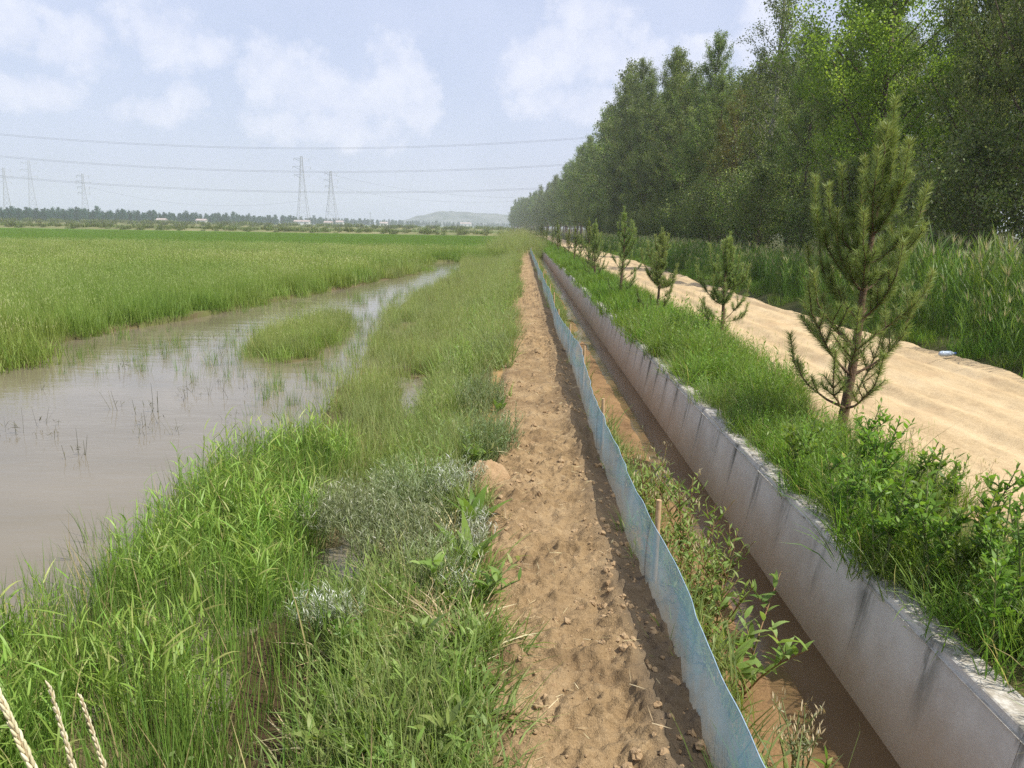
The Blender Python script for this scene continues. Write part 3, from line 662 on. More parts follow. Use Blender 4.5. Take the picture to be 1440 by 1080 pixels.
vk = lambda x, y: (x > 1.745 + .10 * (fbm(y * 3, x * 0, 2, 95) - .3)) & (x < 2.56 + .38 * sstep(7, 12, y) + .5 * (fbm(y * .8, x * 0, 3, 96) - .5)) & (fbm(x * 2.2, y * 1.8, 3, 122) > .36)
pts = np.concatenate([sample(1.72, 3.3, .8, 13, 112, vk)])
scatter('verge_grass', pts, prot_lush, 'lush bright green grass and weeds on the verge between the concrete wall and the road', 'grass', U(.7, 1.15, len(pts)) * (.55 + 1.0 * fbm(pts[:, 0] * 1.7, pts[:, 1] * 1.3, 3, 121)) * np.where((pts[:, 1] > 5.2) & (pts[:, 1] < 7), .75, 1.0), .16, seed=9)
pts = np.concatenate([sample(1.78, 3.3, 13, 110, 20, vk)])
scatter('distant_verge_grass', pts, prot_lushfar, 'green verge grass running along the ditch into the distance', 'grass', (.9, 1.4), .1, seed=10)
pts = sample(5.9, 9.5, 5, 70, 7.0, lambda x, y: (x > 5.9 + .6 * (fbm(y * .5, x * 0, 3, 97) - .5)) & (x < 8.6))
scatter('reeds', pts, prot_reed, 'tall green reeds and grass at the foot of the roadside trees', 'reeds', np.where(pts[:, 1] < 18, 1.0, .72) * U(.75, 1.1, len(pts)) * np.where(pts[:, 0] < 6.4, .7, 1), .08, seed=11)
pts = np.concatenate([sample(5.6, 6.8, 4, 90, 12, lambda x, y: x > 5.75 + .6 * (fbm(y * .6, x * 0, 3, 98) - .5))])
scatter('roadside_grass', pts, prot_lushfar, 'short green grass along the far edge of the sandy road', 'grass', (.5, 1.0), .15, seed=12)
pts = np.concatenate([sample(.72, 1.25, 5.2, 60, 32, lambda x, y: (x < 1.10) & (fbm(y * .5, x * 0, 2, 99) > .34)), sample(.68, .95, 1.5, 60, 18, lambda x, y: fbm(y * 1.3, x * 0, 2, 59) > .4)])
pts[:, 2] = np.maximum(pts[:, 2], -.58)
scatter('ditch_grass', pts, prot_mix, 'patchy green grass growing behind the net along the ditch bank', 'grass', (.7, 1.15), .12, seed=13)
# path-end and paddy margin weeds further away
pts = np.concatenate([sample(-2.2, .2, 44, 120, 5), sample(.2, 1.8, 56, 130, 4)])
scatter('margin_weeds', pts, prot_sedge, 'rough weeds closing over the far end of the path', 'weeds', (1.8, 3.2), .1, seed=14)

pts = np.concatenate([sample(-16, -.5, 3, 26, 9, lambda x, y: in_poly(x, y, WATER) & (fbm(x * .55, y * .4, 4, 114) > .60) & (y > 6)),
    sample(-16, -.5, 3, 34, 16, lambda x, y: in_poly(x, y, WATER) & ~in_poly(jx(x + .5, y + 1.2), jy(x, y + 1.2), WATER))])
pts[:, 2] = WATER_Z - .05
scatter('emergent_rush', pts, prot_thin, 'sparse rush shoots thinning out into the muddy water at its margins', 'rush', (.45, .9), .08, seed=17)
# clods on the path
def clod(seed):
    g = np.random.default_rng(seed); mb = MB()
    nu, nv = 9, 6; th = np.linspace(0, 2 * math.pi, nu, endpoint=False); ph = np.linspace(.15, math.pi - .15, nv)
    T, Pp = np.meshgrid(th, ph); rr = 1 + g.normal(0, .16, T.shape)
    V = np.stack([rr * np.sin(Pp) * np.cos(T), rr * np.sin(Pp) * np.sin(T) * .8, rr * np.cos(Pp) * .65], -1).reshape(-1, 3)
    i = np.arange(nv - 1)[:, None] * nu; j = np.arange(nu)[None]
    F = np.stack([i + j, i + nu + j, i + nu + (j + 1) % nu, i + (j + 1) % nu], -1).reshape(-1, 4)
    mb.add(V, F); mb.add(V[:nu], [list(range(nu))]); mb.add(V[-nu:], [list(range(nu))[::-1]])
    return mb.mesh('clod', M['clod'], False)
n_ = 4600
x = np.concatenate([rng.uniform(-.2, .68, n_ // 2), rng.choice([-.15, -.08, .40, .46, .58], n_ // 2) + rng.normal(0, .07, n_ // 2)]); y = 1.2 + 14 * rng.random(n_) ** 1.7
ok = (x > -.28) & (x < .6) & (fbm(x * 2.6, y * 2.2, 3, 205) + .12 * rng.random(n_) > .54); x, y = x[ok], y[ok]
pts = np.stack([x, y, path_z(x, y) + .002], 1)
scatter('soil_clods', pts, [clod(k) for k in range(6)], 'crumbled dry soil clods lying over the dug dirt path', 'soil', .003 + .022 * rng.random(len(pts)) ** 5, .5, seed=15)
pst = []
for k in range(5):
    mb = MB(); blades(mb, np.zeros((3, 3)) + rng.normal(0, .02, (3, 3)), U(0, 6.28, 3), U(1.35, 1.6, 3), U(-.2, .3, 3), U(.03, .09, 3), .0025, 3, U(.2, 1, 3)); pst.append(mb.mesh('straw', M['straw']))
n_ = 520; x = np.clip(rng.normal(.1, .26, n_), -.25, .6); y = 1.3 + 13 * rng.random(n_) ** 1.5
scatter('straw_litter', np.stack([x, y, path_z(x, y) + .012], 1), pst, 'dry straw bits scattered on the bare soil of the path', 'straw', (.6, 1.2), .15, seed=16)

n_ = 420; x = rng.uniform(2.8, 5.8, n_); y = 3 + 22 * rng.random(n_)
ok = fbm(x * 1.3, y * .6, 3, 210) > .5; x, y = x[ok], y[ok]
scatter('road_litter', np.stack([x, y, road_z(x, y) + .006], 1), pst, 'dry stalks and crumbs of earth scattered over the sandy road', 'litter', np.where(rng.random(len(x)) < .7, .9, .5) , .2, seed=18)
# ================================================================== THINGS
def copy_tree(o, loc, rotz, scale, label=None, group=None):
    c = o.copy(); COL.objects.link(c); c.location = loc; c.rotation_euler = (0, 0, rotz); c.scale = scale if hasattr(scale, '__len__') else (scale,) * 3
    if label: c['label'] = label
    if group: c['group'] = group
    for ch in list(o.children):
        d = ch.copy(); COL.objects.link(d); d.parent = c
        for g in ch.children:
            e = g.copy(); COL.objects.link(e); e.parent = d
    return c
nrm = lambda v: v / (np.linalg.norm(v, axis=-1, keepdims=True) + 1e-9)

# ---- broadleaf roadside trees
def broadleaf(seed, Ht, Rd, nl, nleaf, lsize, leafmat, barkmat, low=.08, peak=.32, sig=.12, upright=.9, droop=.0):
    g = np.random.default_rng(seed)
    k = 12; tz = np.linspace(0, 1, k); bend = np.cumsum(g.normal(0, .06, (k, 2)), 0) * Ht / 11; bend[0] = 0
    tr = np.stack([bend[:, 0], bend[:, 1], tz * Ht * .97], 1)
    mbt = MB(); tube(mbt, tr, .018 + .125 * (1 - tz) ** .9 * Ht / 11, 8)
    seg0 = []; seg1 = []; wgt = []
    for i in range(nl):
        t = low + (.97 - low) * ((i + g.random()) / nl) ** .95
        p0 = np.array([np.interp(t, tz, tr[:, a]) for a in range(3)])
        az = i * 2.4 + g.normal(0, .4)
        pr = (min(1, (t - low + .10) / (peak - low + .02)) ** .7) * (((1 - t) / (1 - peak)) ** .72 if t > peak else 1)
        ln = Rd * (pr * g.uniform(.50, 1.28) + .12)
        el = g.uniform(.75, 1.25) * (1 - .45 * t * upright)
        d = np.array([math.sin(el) * math.cos(az), math.sin(el) * math.sin(az), math.cos(el)])
        q = np.linspace(0, 1, 6)[:, None]
        br = p0 + d * ln * q + np.array([0, 0, 1]) * ln * (.20 - droop) * q ** 2 + np.cumsum(g.normal(0, .03 * ln, (6, 3)), 0) * q
        tube(mbt, br, np.linspace(.012 + .035 * (1 - t), .005, 6) * Ht / 11, 5, cap=False)
        m_ = int(7 + 5 * pr)
        for j in range(m_):
            s = g.uniform(.15, 1.0); a0 = np.array([np.interp(s, q[:, 0], br[:, a]) for a in range(3)])
            dv = nrm(d + g.normal(0, .65, 3) + np.array([0, 0, .25 - droop * 2])); tl = ln * g.uniform(.14, .36) + .12
            seg0.append(a0); seg1.append(a0 + dv * tl); wgt.append(tl + .15)
            if j % 3 == 0: tube(mbt, [a0, a0 + dv * tl * .5, a0 + dv * tl], [.008, .006, .003], 3, cap=False)
        seg0.append(br[-2]); seg1.append(br[-1] + d * .12); wgt.append(.4)
    top = tr[-1]; 
    for j in range(6): seg0.append(top - [0, 0, .5]); seg1.append(top + nrm(g.normal(0, .35, 3) + [0, 0, 1]) * .45); wgt.append(.35)
    seg0 = np.array(seg0); seg1 = np.array(seg1); wgt = np.array(wgt) / np.sum(wgt)
    ix = g.choice(len(seg0), nleaf, p=wgt); tt = g.random(nleaf)[:, None]
    c = seg0[ix] * (1 - tt) + seg1[ix] * tt + g.normal(0, sig, (nleaf, 3)) * np.array([1, 1, .8])
    tw = g.beta(1.1, 1.5, len(seg0)); tint = np.clip(tw[ix] * .85 + g.normal(.05, .13, nleaf), 0, 1)
    dd = nrm(g.normal(0, 1, (nleaf, 3)) + np.array([0, 0, -.5 - droop * 3])); ss = nrm(np.cross(dd, g.normal(0, 1, (nleaf, 3))))
    sz = (lsize * g.uniform(.6, 1.3, nleaf))[:, None]; wd = .33
    V = np.stack([c, c + dd * sz * .45 + ss * sz * wd, c + dd * sz, c + dd * sz * .45 - ss * sz * wd], 1).reshape(-1, 3)
    V[:, 2] = np.maximum(V[:, 2], .05)
    F = np.arange(nleaf * 4).reshape(-1, 4)
    mbl = MB(); mbl.add(V, F, np.repeat(tint, 4))
    return mbt.mesh('trunk', barkmat), mbl.mesh('crown', leafmat, False)

def make_tree(name, meshes, label, cat, group):
    t = thing(name, label, cat, (0, 0, 0), 0, group)
    link('trunk', meshes[0], t); link('crown', meshes[1], t); return t
G_T = 'dense row of roadside trees'
near_kinds = [broadleaf(11 + k, 13, 3.0, 64, 58000, .082, M['poplar'], M['bark']) for k in range(4)]
willow = broadleaf(31, 13, 3.3, 58, 52000, .095, M['willow'], M['bark'], sig=.18, droop=.10)
yellowk = broadleaf(32, 11, 2.6, 46, 17000, .09, M['yellowing'], M['bark'])
palek = broadleaf(33, 13, 2.3, 50, 19000, .085, M['poplar'], M['palebark'], low=.2, sig=.13)
far_kinds = [broadleaf(41 + k, 14, 3.0, 46, 13000, .16, M['poplar'], M['bark'], sig=.2) for k in range(3)]
protos = {}
def put_tree(kind, meshes, name, x, y, Ht, label, base_h, group=G_T, w=1.0):
    s = Ht / base_h
    key = id(meshes[0])
    if key not in protos:
        t = make_tree(name, meshes, label, 'tree', group); protos[key] = t
        t.location = (x, y, 0); t.rotation_euler = (0, 0, rng.uniform(0, 6.28)); t.scale = (s * w, s * w, s); return t
    return copy_tree(protos[key], (x, y, 0), rng.uniform(0, 6.28), (s * w, s * w, s), label, group)
LF = 'tall dark green tree in the unbroken roadside row receding along the ditch'
LB = 'dark green tree standing in the shaded rows behind the front roadside trees'
y = 14.0; k = 0
HTS = lambda y: np.interp(y, [14, 40, 52, 68, 95, 130, 190, 300], [12.0, 11.6, 12.2, 13.6, 17.2, 18.2, 16.5, 16])
while y < 620:
    xx = 12.6 + rng.normal(0, .45) - max(0, y - 260) * .055; hh = HTS(y) + rng.normal(0, 1.4 if y < 60 else 1.8)
    if y < 52:
        if k == 4: put_tree('w', willow, 'willow_tree', xx + .3, y, 13.6, 'bright yellow-green willow-like tree rising above the dark trees behind the big pine', 13)
        elif k == 9: put_tree('y', yellowk, 'roadside_tree', xx - 1.0, y, 9.0, 'smaller tree with brownish yellow leaves in the middle of the dark row', 11)
        elif k == 8: put_tree('p', palek, 'roadside_tree', xx, y, 14.6, 'slender tall tree whose open grey-green tip stands out against the sky', 13)
        else: put_tree('n', near_kinds[k % 4], 'roadside_tree', xx, y, hh, LF, 13, w=rng.uniform(.72, 1.05))
        y += rng.uniform(2.8, 4.0)
    elif y < 90:
        put_tree('n', near_kinds[k % 4], 'roadside_tree', xx, y, hh, LF, 13, w=rng.uniform(.72, 1.05)); y += rng.uniform(3.0, 4.4)
    else:
        put_tree('f', far_kinds[k % 3], 'roadside_tree', xx, y, hh, LF, 14, w=rng.uniform(.72, 1.0)); y += rng.uniform(3.6, 5.2)
    k += 1
for row, (xr, y0, y1, st) in enumerate([(16.4, 18, 100, 3.6), (20.2, 24, 90, 4.4)]):
    y = y0
    while y < y1:
        put_tree('b', near_kinds[k % 4] if y < 45 else far_kinds[k % 3], 'roadside_tree', xr + rng.normal(0, .4), y, HTS(y) * .93 + rng.normal(0, .9), LB, 13.5, 'back rows of roadside trees'); k += 1
        y += st * rng.uniform(.85, 1.2)
# low shrubs filling the foot of the row
shrub = broadleaf(51, 3.4, 1.7, 36, 11000, .075, M['poplar'], M['bark'], low=.02, peak=.3, sig=.15)
G_S = 'shrubs at the foot of the roadside trees'
y = 15; first = None
while y < 120:
    loc = (10.7 + rng.normal(0, .5), y, 0); sc = rng.uniform(.75, 1.25)
    if first is None:
        first = thing('shrub', 'dark leafy shrub in deep shade at the foot of the roadside trees', 'shrub', loc, 0, G_S); link('stem', shrub[0], first); link('foliage', shrub[1], first)
    else: copy_tree(first, loc, rng.uniform(0, 6.28), sc)
    y += rng.uniform(2.0, 3.6)

# ---- young pines on the verge
def pine_meshes(seed, Ht, base_r, nwh, nl=900, lean=.1, bare=.25, dens=1.0, nlen=.062, nwid=.0022, density_low=.6, top_fill=1.0):
    g = np.random.default_rng(seed)
    k = 10; tz = np.linspace(0, 1, k)
    tr = np.stack([lean * tz * Ht * .5 + .015 * np.sin(tz * 7), .02 * np.sin(tz * 5 + 1), tz * Ht * .88], 1)
    mbt = MB(); tube(mbt, tr, .008 + .036 * (Ht / 2.5) * (1 - tz) ** .9, 8)
    segs = []                                                    # p0, p1, tint, density
    def shoot(p, d, ln, tint, dn=1.0, r0=.006):
        q = np.linspace(0, 1, 5)[:, None]; d = nrm(np.asarray(d))
        pts = p + d * ln * q + np.array([0, 0, 1]) * ln * .22 * q ** 2
        tube(mbt, pts, np.linspace(r0, .003, 5), 4, cap=False)
        for a in range(4): segs.append((pts[a], pts[a + 1], tint + .08 * a, dn * (.55 if a == 0 else 1)))
        return pts
    for w in range(nwh):
        f = w / (nwh - 1); t = .09 + .80 * f ** .92
        z = np.array([np.interp(t, tz, tr[:, a]) for a in range(3)])
        m_ = int(g.integers(5, 8)) if f > .25 else int(g.integers(4, 6))
        a0 = g.uniform(0, 6.28)
        for b in range(m_):
            if g.random() < .18: continue
            az = a0 + b * 6.283 / m_ + g.normal(0, .35)
            ln = base_r * (1.0 if f < .45 else 1 - .80 * (f - .45) / .55) * g.uniform(.55, 1.2)
            el = (1.25 if f < .3 else 1.25 - .75 * (f - .3) / .7) + g.normal(0, .2)
            d = np.array([math.sin(el) * math.cos(az), math.sin(el) * math.sin(az), math.cos(el)])
            q = np.linspace(0, 1, 7)[:, None]
            br = z + d * ln * q * .92 + np.array([0, 0, 1]) * ln * (g.uniform(.12, .5) + .22 * (f > .3)) * q ** 2.2 + np.cumsum(g.normal(0, .022 * ln, (7, 3)), 0) * q
            tube(mbt, br, np.linspace(.011 * (1.2 - .6 * f), .004, 7) * Ht / 2.5, 5, cap=False)
            st = 3 if f < bare else (2 if f < .4 else 1)
            dn = density_low if f < bare else 1.0
            for a in range(st, 6): segs.append((br[a], br[a + 1], .35 + .1 * a / 6, dn))
            shoot(br[-1], br[-1] - br[-2] + np.array([0, 0, .12 * (1 + f)]), .15 * Ht / 2.5 + .06, .66, 1.1)
            for s in range(int(5 + 5 * (ln / base_r))):
                i_ = int(g.integers(st, 6)); sd = (1 if s % 2 else -1)
                lat = np.array([-math.sin(az), math.cos(az), 0]) * sd
                shoot(br[i_], (br[i_] - br[i_ - 1]) / ln * 3 + lat * .8 + np.array([0, 0, .35 + .5 * f]), ln * g.uniform(.16, .42), .42 + .2 * g.random(), dn)
    for s in range(6):
        shoot(tr[-1] - [0, 0, .02 * s], np.array([.25 * math.cos(s * 1.2), .25 * math.sin(s * 1.2), 1]) if s else np.array([.05, 0, 1]), .12 * Ht if s == 0 else .07 * Ht, .6, top_fill)
    for a in range(5, 9): segs.append((tr[a], tr[a + 1], .35, .7))
    p0 = np.array([s[0] for s in segs]); p1 = np.array([s[1] for s in segs]); tn = np.array([s[2] for s in segs]); dn = np.array([s[3] for s in segs])
    cnt = np.maximum(1, (np.linalg.norm(p1 - p0, axis=1) * nl * dens * dn).astype(int))
    ix = np.repeat(np.arange(len(segs)), cnt); N_ = len(ix)
    base = p0[ix] + (p1 - p0)[ix] * g.random(N_)[:, None]; ax = nrm(p1 - p0)[ix]
    rad = nrm(np.cross(ax, g.normal(0, 1, (N_, 3)))); d = nrm(ax * g.uniform(.45, 1.1, N_)[:, None] + rad * .8)
    ln = (nlen * g.uniform(.65, 1.15, N_))[:, None]; sd = nrm(np.cross(d, g.normal(0, 1, (N_, 3)))) * nwid
    V = np.stack([base - sd, base + sd, base + d * ln * .7 + sd * .8, base + d * ln], 1).reshape(-1, 3)
    tint = np.clip(tn[ix] + g.normal(0, .12, N_), 0, .92); tint[g.random(N_) < .03 * (dn[ix] < 1) + .006] = 1.0
    mbl = MB(); mbl.add(V, np.arange(N_ * 4).reshape(-1, 4), np.repeat(tint, 4))
    return mbt.mesh('trunk', M['pinebark']), mbl.mesh('needles', M['pine'], False)
def pine(ms, x, y, label, group='young pines planted along the verge', rz=0, sc=1.0):
    t = thing('pine_tree', label, 'pine tree', (x, y, .03), rz, group, sc); link('trunk', ms[0], t); link('needles', ms[1], t); return t
bx, by = at(1183, 606, .04)
pine(pine_meshes(3, 2.48, .56, 9, 1350, .10, .34, .85, .070, .0017, .42), bx, by, 'largest young pine, with bare lower trunk, standing at the edge of the sandy road')
pk = [pine_meshes(60 + k, 1.6, .42, 6, 1250, [.03, -.05, .06][k], .3, .65, .06, .0019, .55) for k in range(3)]
pl = [pine_meshes(70 + k, 2.2, .45, 7, 700, [.04, -.04][k], .35, .6, .066, .0026, .5) for k in range(2)]
def pp(u, v, ms, Ht, base, label, rz=0):
    x, y = at(u, v, .03); return pine(ms, x, y, label, rz=rz, sc=Ht / base)
t2 = pp(1012, 488, pk[0], 1.5, 1.6, 'short bushy pine with a tall central shoot just beyond the large pine')
pp(925, 450, pk[1], 1.55, 1.6, 'dark bushy young pine third along the verge from the large pine', 1)
pp(874, 422, pl[0], 2.0, 2.2, 'tall leaning young pine fourth along the verge against the sandy road', 2)
pp(836, 396, pl[1], 1.8, 2.2, 'slim young pine fifth along the verge before the distant pines merge', 0.5)
src = pine(pl[0], 2.45, 27.0, 'small young pine in the distant verge line where the pines merge together', rz=1.2, sc=.75)
for y in (30.5, 34, 38, 43, 48, 54, 60, 68, 77, 88):
    copy_tree(src, (2.45 + rng.normal(0, .2), y + rng.normal(0, .6), .02), rng.uniform(0, 6.28), rng.uniform(.6, .95))

# ---- leafy weed plants (ditch and verge)
def weed_meshes(seed, Ht, nst, nlv, leaf, spread, stemmat, leafmat='weed', wid=.26, tips=False, branch=3, rad=.0055):
    g = np.random.default_rng(seed); ms = MB(); ml = MB(); mt = MB()
    for s in range(nst):
        az = g.uniform(0, 6.28); ln = g.uniform(.05, spread); hh = Ht * g.uniform(.65, 1.05)
        q = np.linspace(0, 1, 7); d = np.array([math.cos(az), math.sin(az)])
        st = np.stack([d[0] * hh * ln * q ** 1.3 + g.normal(0, .02), d[1] * hh * ln * q ** 1.3 + g.normal(0, .02), hh * q * (1 - .2 * ln * q)], 1)
        st[0] = [g.normal(0, .03), g.normal(0, .03), -.03]
        tube(ms, st, np.linspace(rad, rad * .36, 7), 5, cap=False)
        stems = [(st, nlv)]
        for b in range(branch):
            t = g.uniform(.3, .75); p = np.array([np.interp(t, q, st[:, a]) for a in range(3)]); a2 = g.uniform(0, 6.28); L2 = hh * g.uniform(.2, .4)
            e = p + np.array([math.cos(a2) * .6, math.sin(a2) * .6, .75]) * L2
            sb = np.linspace(0, 1, 4)[:, None] * (e - p) + p; tube(ms, sb, np.linspace(rad * .55, rad * .28, 4), 4, cap=False); stems.append((sb, max(3, nlv // 2)))
        for ss, k in stems:
            qq = np.linspace(0, 1, len(ss)); ti = np.linspace(.22, .98, k); P = np.stack([np.interp(ti, qq, ss[:, a]) for a in range(3)], 1)
            L = leaf * g.uniform(.7, 1.2, k) * (1.15 - .5 * ti)
            blades(ml, P, np.arange(k) * 2.4 + g.uniform(0, 6), g.uniform(.5, 1.2, k) - .25 * ti, g.uniform(.3, 1.1, k), L, L * wid, 4, np.clip(.2 + .5 * ti + g.normal(0, .2, k), 0, 1), 'leaf')
            if tips:
                p = np.repeat(ss[-1][None], 6, 0) + g.normal(0, .012, (6, 3)); blades(mt, p, g.uniform(0, 6.28, 6), g.uniform(0, .7, 6), .2, .03, .006, 2, g.uniform(.6, 1, 6), 'leaf')
    return ms.mesh('stem', stemmat), ml.mesh('foliage', M[leafmat]), (mt.mesh('seed_tip', M['straw']) if tips else None)
def weed(ms, name, x, y, z, label, cat, group=None, rz=0, sc=1.0):
    t = thing(name, label, cat, (x, y, z), rz, group, sc); link('stem', ms[0], t); link('foliage', ms[1], t)
    if ms[2]: tag(link('seed_tips', ms[2], t), kind='stuff')
    return t
wd = [weed_meshes(80 + k, .66, 6, 13, .078, .55, M['redstem'], wid=.21, tips=(k == 0), branch=4) for k in range(4)]
G_D = 'smartweed plants growing in the ditch'
LD = 'leafy reddish-stemmed smartweed plant in the thicket growing out of the ditch behind the net'
DW = [(.92, 4.85), (1.06, 4.55), (.90, 4.3), (1.12, 4.15), (.96, 3.95), (1.02, 3.7), (.88, 5.2), (.86, 3.6), (1.0, 5.45)]
for k, (x, y) in enumerate(DW):
    weed(wd[k % 4], 'smartweed', x, y, -.55, LD, 'weed', G_D, k * 1.3, rng.uniform(.8, 1.12))
sp = weed_meshes(90, .55, 4, 12, .13, 1.25, M['redstem'], branch=2)
weed(sp, 'smartweed', 1.08, 3.32, -.55, 'smartweed sprawling sideways over the muddy water towards the concrete wall', 'weed', G_D, -.5)
x, y = at(1128, 1075, -.42)
weed(weed_meshes(91, .34, 7, 6, .035, .5, M['greenstem'], 'silver', .3, True), 'flowering_weed', x, y, -.54, 'pale dry flowering weed beside the net at the bottom of the ditch', 'weed')
x, y = at(1172, 1085, -.40)
weed(weed_meshes(92, .26, 1, 16, .075, .1, M['greenstem'], 'lush', .3, False, 0), 'ditch_sapling', x, y, -.54, 'single bright green leafy seedling standing in the ditch beside the pale dry weed', 'weed')
x, y = at(1262, 690, .25)
mug = [weed_meshes(95 + k, .50, 3, 20, .06, .25, M['greenstem'], 'lush', .34, False, 4) for k in range(4)]
G_V = 'leafy weeds on the verge'
VW = [(1125, 600), (1190, 660), (1235, 640), (1275, 650), (1300, 690), (1335, 655), (1365, 730), (1380, 700), (1420, 745), (1445, 720), (1250, 700), (1210, 610), (1320, 720), (1410, 790), (1470, 780)]
LV = ['leafy green mugwort weed standing above the grass along the road side of the verge', 'tall leafy mugwort stalk outlined against the bare sand of the road']
for k, (u, v) in enumerate(VW):
    x, y = at(u, v, .40)
    weed(mug[k % 4], 'mugwort', min(x, 2.55), y, .03, LV[1 if k in (5, 9, 7) else 0], 'weed', G_V if k not in (5, 9, 7) else 'mugwort stalks against the road', k * 1.7, rng.uniform(.85, 1.25))
drg = weed_meshes(99, .42, 2, 5, .022, .35, M['redstem'], 'straw', .2, True, 3, rad=.0022)
for k, (u, v) in enumerate([(1290, 620), (1340, 640), (1400, 680), (1095, 520), (1060, 500), (1435, 650)]):
    x, y = at(u, v, .3); weed(drg, 'dry_weed', min(x, 2.75), y, .03, 'thin dry reddish weed stalk at the sandy edge of the road', 'weed', 'dry weeds at the road edge', k * 2.1, rng.uniform(.7, 1.0))

# ---- broad-leaved dock rosettes by the path
def rosette(seed, n_, L, W, lean=(.15, .7)):
    mb = MB(); g = np.random.default_rng(seed)
    blades(mb, np.stack([g.normal(0, .02, n_), g.normal(0, .02, n_), np.zeros(n_)], 1), np.arange(n_) * 2.4, g.uniform(*lean, n_), g.uniform(.3, .9, n_), L * g.uniform(.7, 1.1, n_), W * g.uniform(.7, 1.1, n_), 6, g.uniform(.1, 1, n_), 'leaf', roll=g.normal(0, .35, n_))
    return mb
for u, v, n_, L_, W_, lab in [(668, 712, 9, .24, .07, 'broad-leaved dock plant beside the soil mound on the path edge'), (662, 772, 10, .30, .075, 'larger broad-leaved dock plant hanging over the bare soil below the mound'), (630, 800, 7, .20, .05, 'small pale dock plant left of the larger dock plant'), (700, 560, 7, .16, .05, 'low broad-leaved plant at the path edge above the soil mound')]:
    x, y = at(u, v, .08); o = rosette(int(u), n_, L_, W_).build('dock_plant', M['dockleaf'], loc=(x, y, -.04)); tag(o, lab, 'plant')
for u, v, L_, lab in [(690, 905, .22, 'fresh green grass tussock bulging onto the path in the foreground'), (650, 1000, .24, 'bright green grass tussock low at the path edge near the picture bottom'), (540, 1040, .24, 'bright green grass tussock left of the path nearest the viewer'), (650, 850, .22, 'pale green half-wilted grass tussock on the path edge')]:
    x, y = at(u, v, .02); mb = MB(); g = np.random.default_rng(int(v)); n_ = 170
    blades(mb, np.stack([g.normal(0, .05, n_), g.normal(0, .05, n_), np.zeros(n_)], 1), g.uniform(0, 6.28, n_), g.uniform(.1, 1.0, n_), g.uniform(.3, 1.2, n_), L_ * g.uniform(.5, 1.15, n_), g.uniform(.004, .0075, n_), 4, g.uniform(0, .96, n_))
    tag(mb.build('grass_tussock', M['lush'], loc=(x, y, -.04)), lab, 'grass tussock')
x, y = at(708, 1000, .03); mb = rosette(5, 6, .075, .05, (.9, 1.5))
tag(mb.build('wilted_leaves', M['silver'], loc=(x, y, .02)), 'pale wilted leafy sprig lying on the bare soil near the picture bottom', 'leaves')

bw = [weed_meshes(130 + k, .24, 4, 9, .085, .9, M['greenstem'], ['dockleaf', 'bank', 'weed'][k], [.34, .22, .28][k], False, 2) for k in range(3)]
for k, (u, v) in enumerate([(600, 850), (540, 880), (580, 920), (520, 950), (610, 960), (490, 1000), (560, 990), (640, 1030), (600, 1060), (500, 870), (620, 900), (660, 830), (560, 830), (520, 1050), (670, 950), (700, 620), (640, 590), (665, 640)]):
    x, y = at(u, v, .05)
    t = thing('bank_weed', 'low broad-leaved green weed among the grass on the bank edging the path', 'weed', (x, y, -.14 if x < -.35 else -.07), k * 1.9, 'low weeds on the path bank', rng.uniform(.75, 1.2)); link('stem', bw[k % 3][0], t); link('foliage', bw[k % 3][1], t)
# ---- silvery artemisia bushes and dead brush
def artemisia(seed, rx, ry, hh, n_, mat):
    g = np.random.default_rng(seed); ms = MB(); ml = MB()
    for s in range(n_):
        r = math.sqrt(g.random()); a = g.uniform(0, 6.28); b0 = np.array([r * rx * math.cos(a) * .8, r * ry * math.sin(a) * .8, -.02])
        H2 = hh * g.uniform(.6, 1.1); az = g.uniform(0, 6.28); ln = g.uniform(.05, .6)
        q = np.linspace(0, 1, 5)[:, None]; e = np.array([math.cos(az) * math.sin(ln), math.sin(az) * math.sin(ln), math.cos(ln)]) * H2
        st = b0 + e * q + np.array([0, 0, -.12 * ln * H2]) * q ** 2
        tube(ms, st, np.linspace(.002, .001, 5), 3, cap=False)
        k = 26; ti = np.linspace(.2, 1, k); P = np.stack([np.interp(ti, q[:, 0], st[:, c]) for c in range(3)], 1)
        blades(ml, P, g.uniform(0, 6.28, k), g.uniform(.3, 1.2, k), g.uniform(-.2, .6, k), g.uniform(.018, .05, k), g.uniform(.002, .005, k), 2, np.clip(g.beta(2, 2, k) * .8 + .45 * (g.random(k) < .16), 0, 1), 'leaf')
    return ms.mesh('stem', M['greenstem']), ml.mesh('foliage', M[mat])
for k, (u, v, rx, ry, hh, n_, lab) in enumerate([(560, 745, .30, .42, .30, 210, 'silvery grey-green artemisia thicket in the middle of the bank'), (480, 720, .24, .30, .28, 120, 'left silvery artemisia clump bordering the bright paddy grass'), (620, 790, .18, .28, .24, 90, 'right silvery artemisia clump beside the dock plants'), (560, 690, .26, .34, .26, 120, 'far silvery artemisia clump below the pale dead brush'),
        (688, 625, .26, .42, .36, 150, 'dark grey-green feathery weed just above the soil mound'), (675, 560, .26, .55, .32, 150, 'fine grey-green feathery weed further along the path edge'), (690, 490, .25, .8, .32, 120, 'distant grey-green feathery weed at the path edge beside olive sedge')]):
    x, y = at(u, v, .05); ms = artemisia(200 + k, rx, ry, hh, n_, 'silver' if k < 4 else 'feathery'); t = thing('artemisia_bush', lab, 'bush', (x, y, -.04)); link('stem', ms[0], t); link('foliage', ms[1], t)
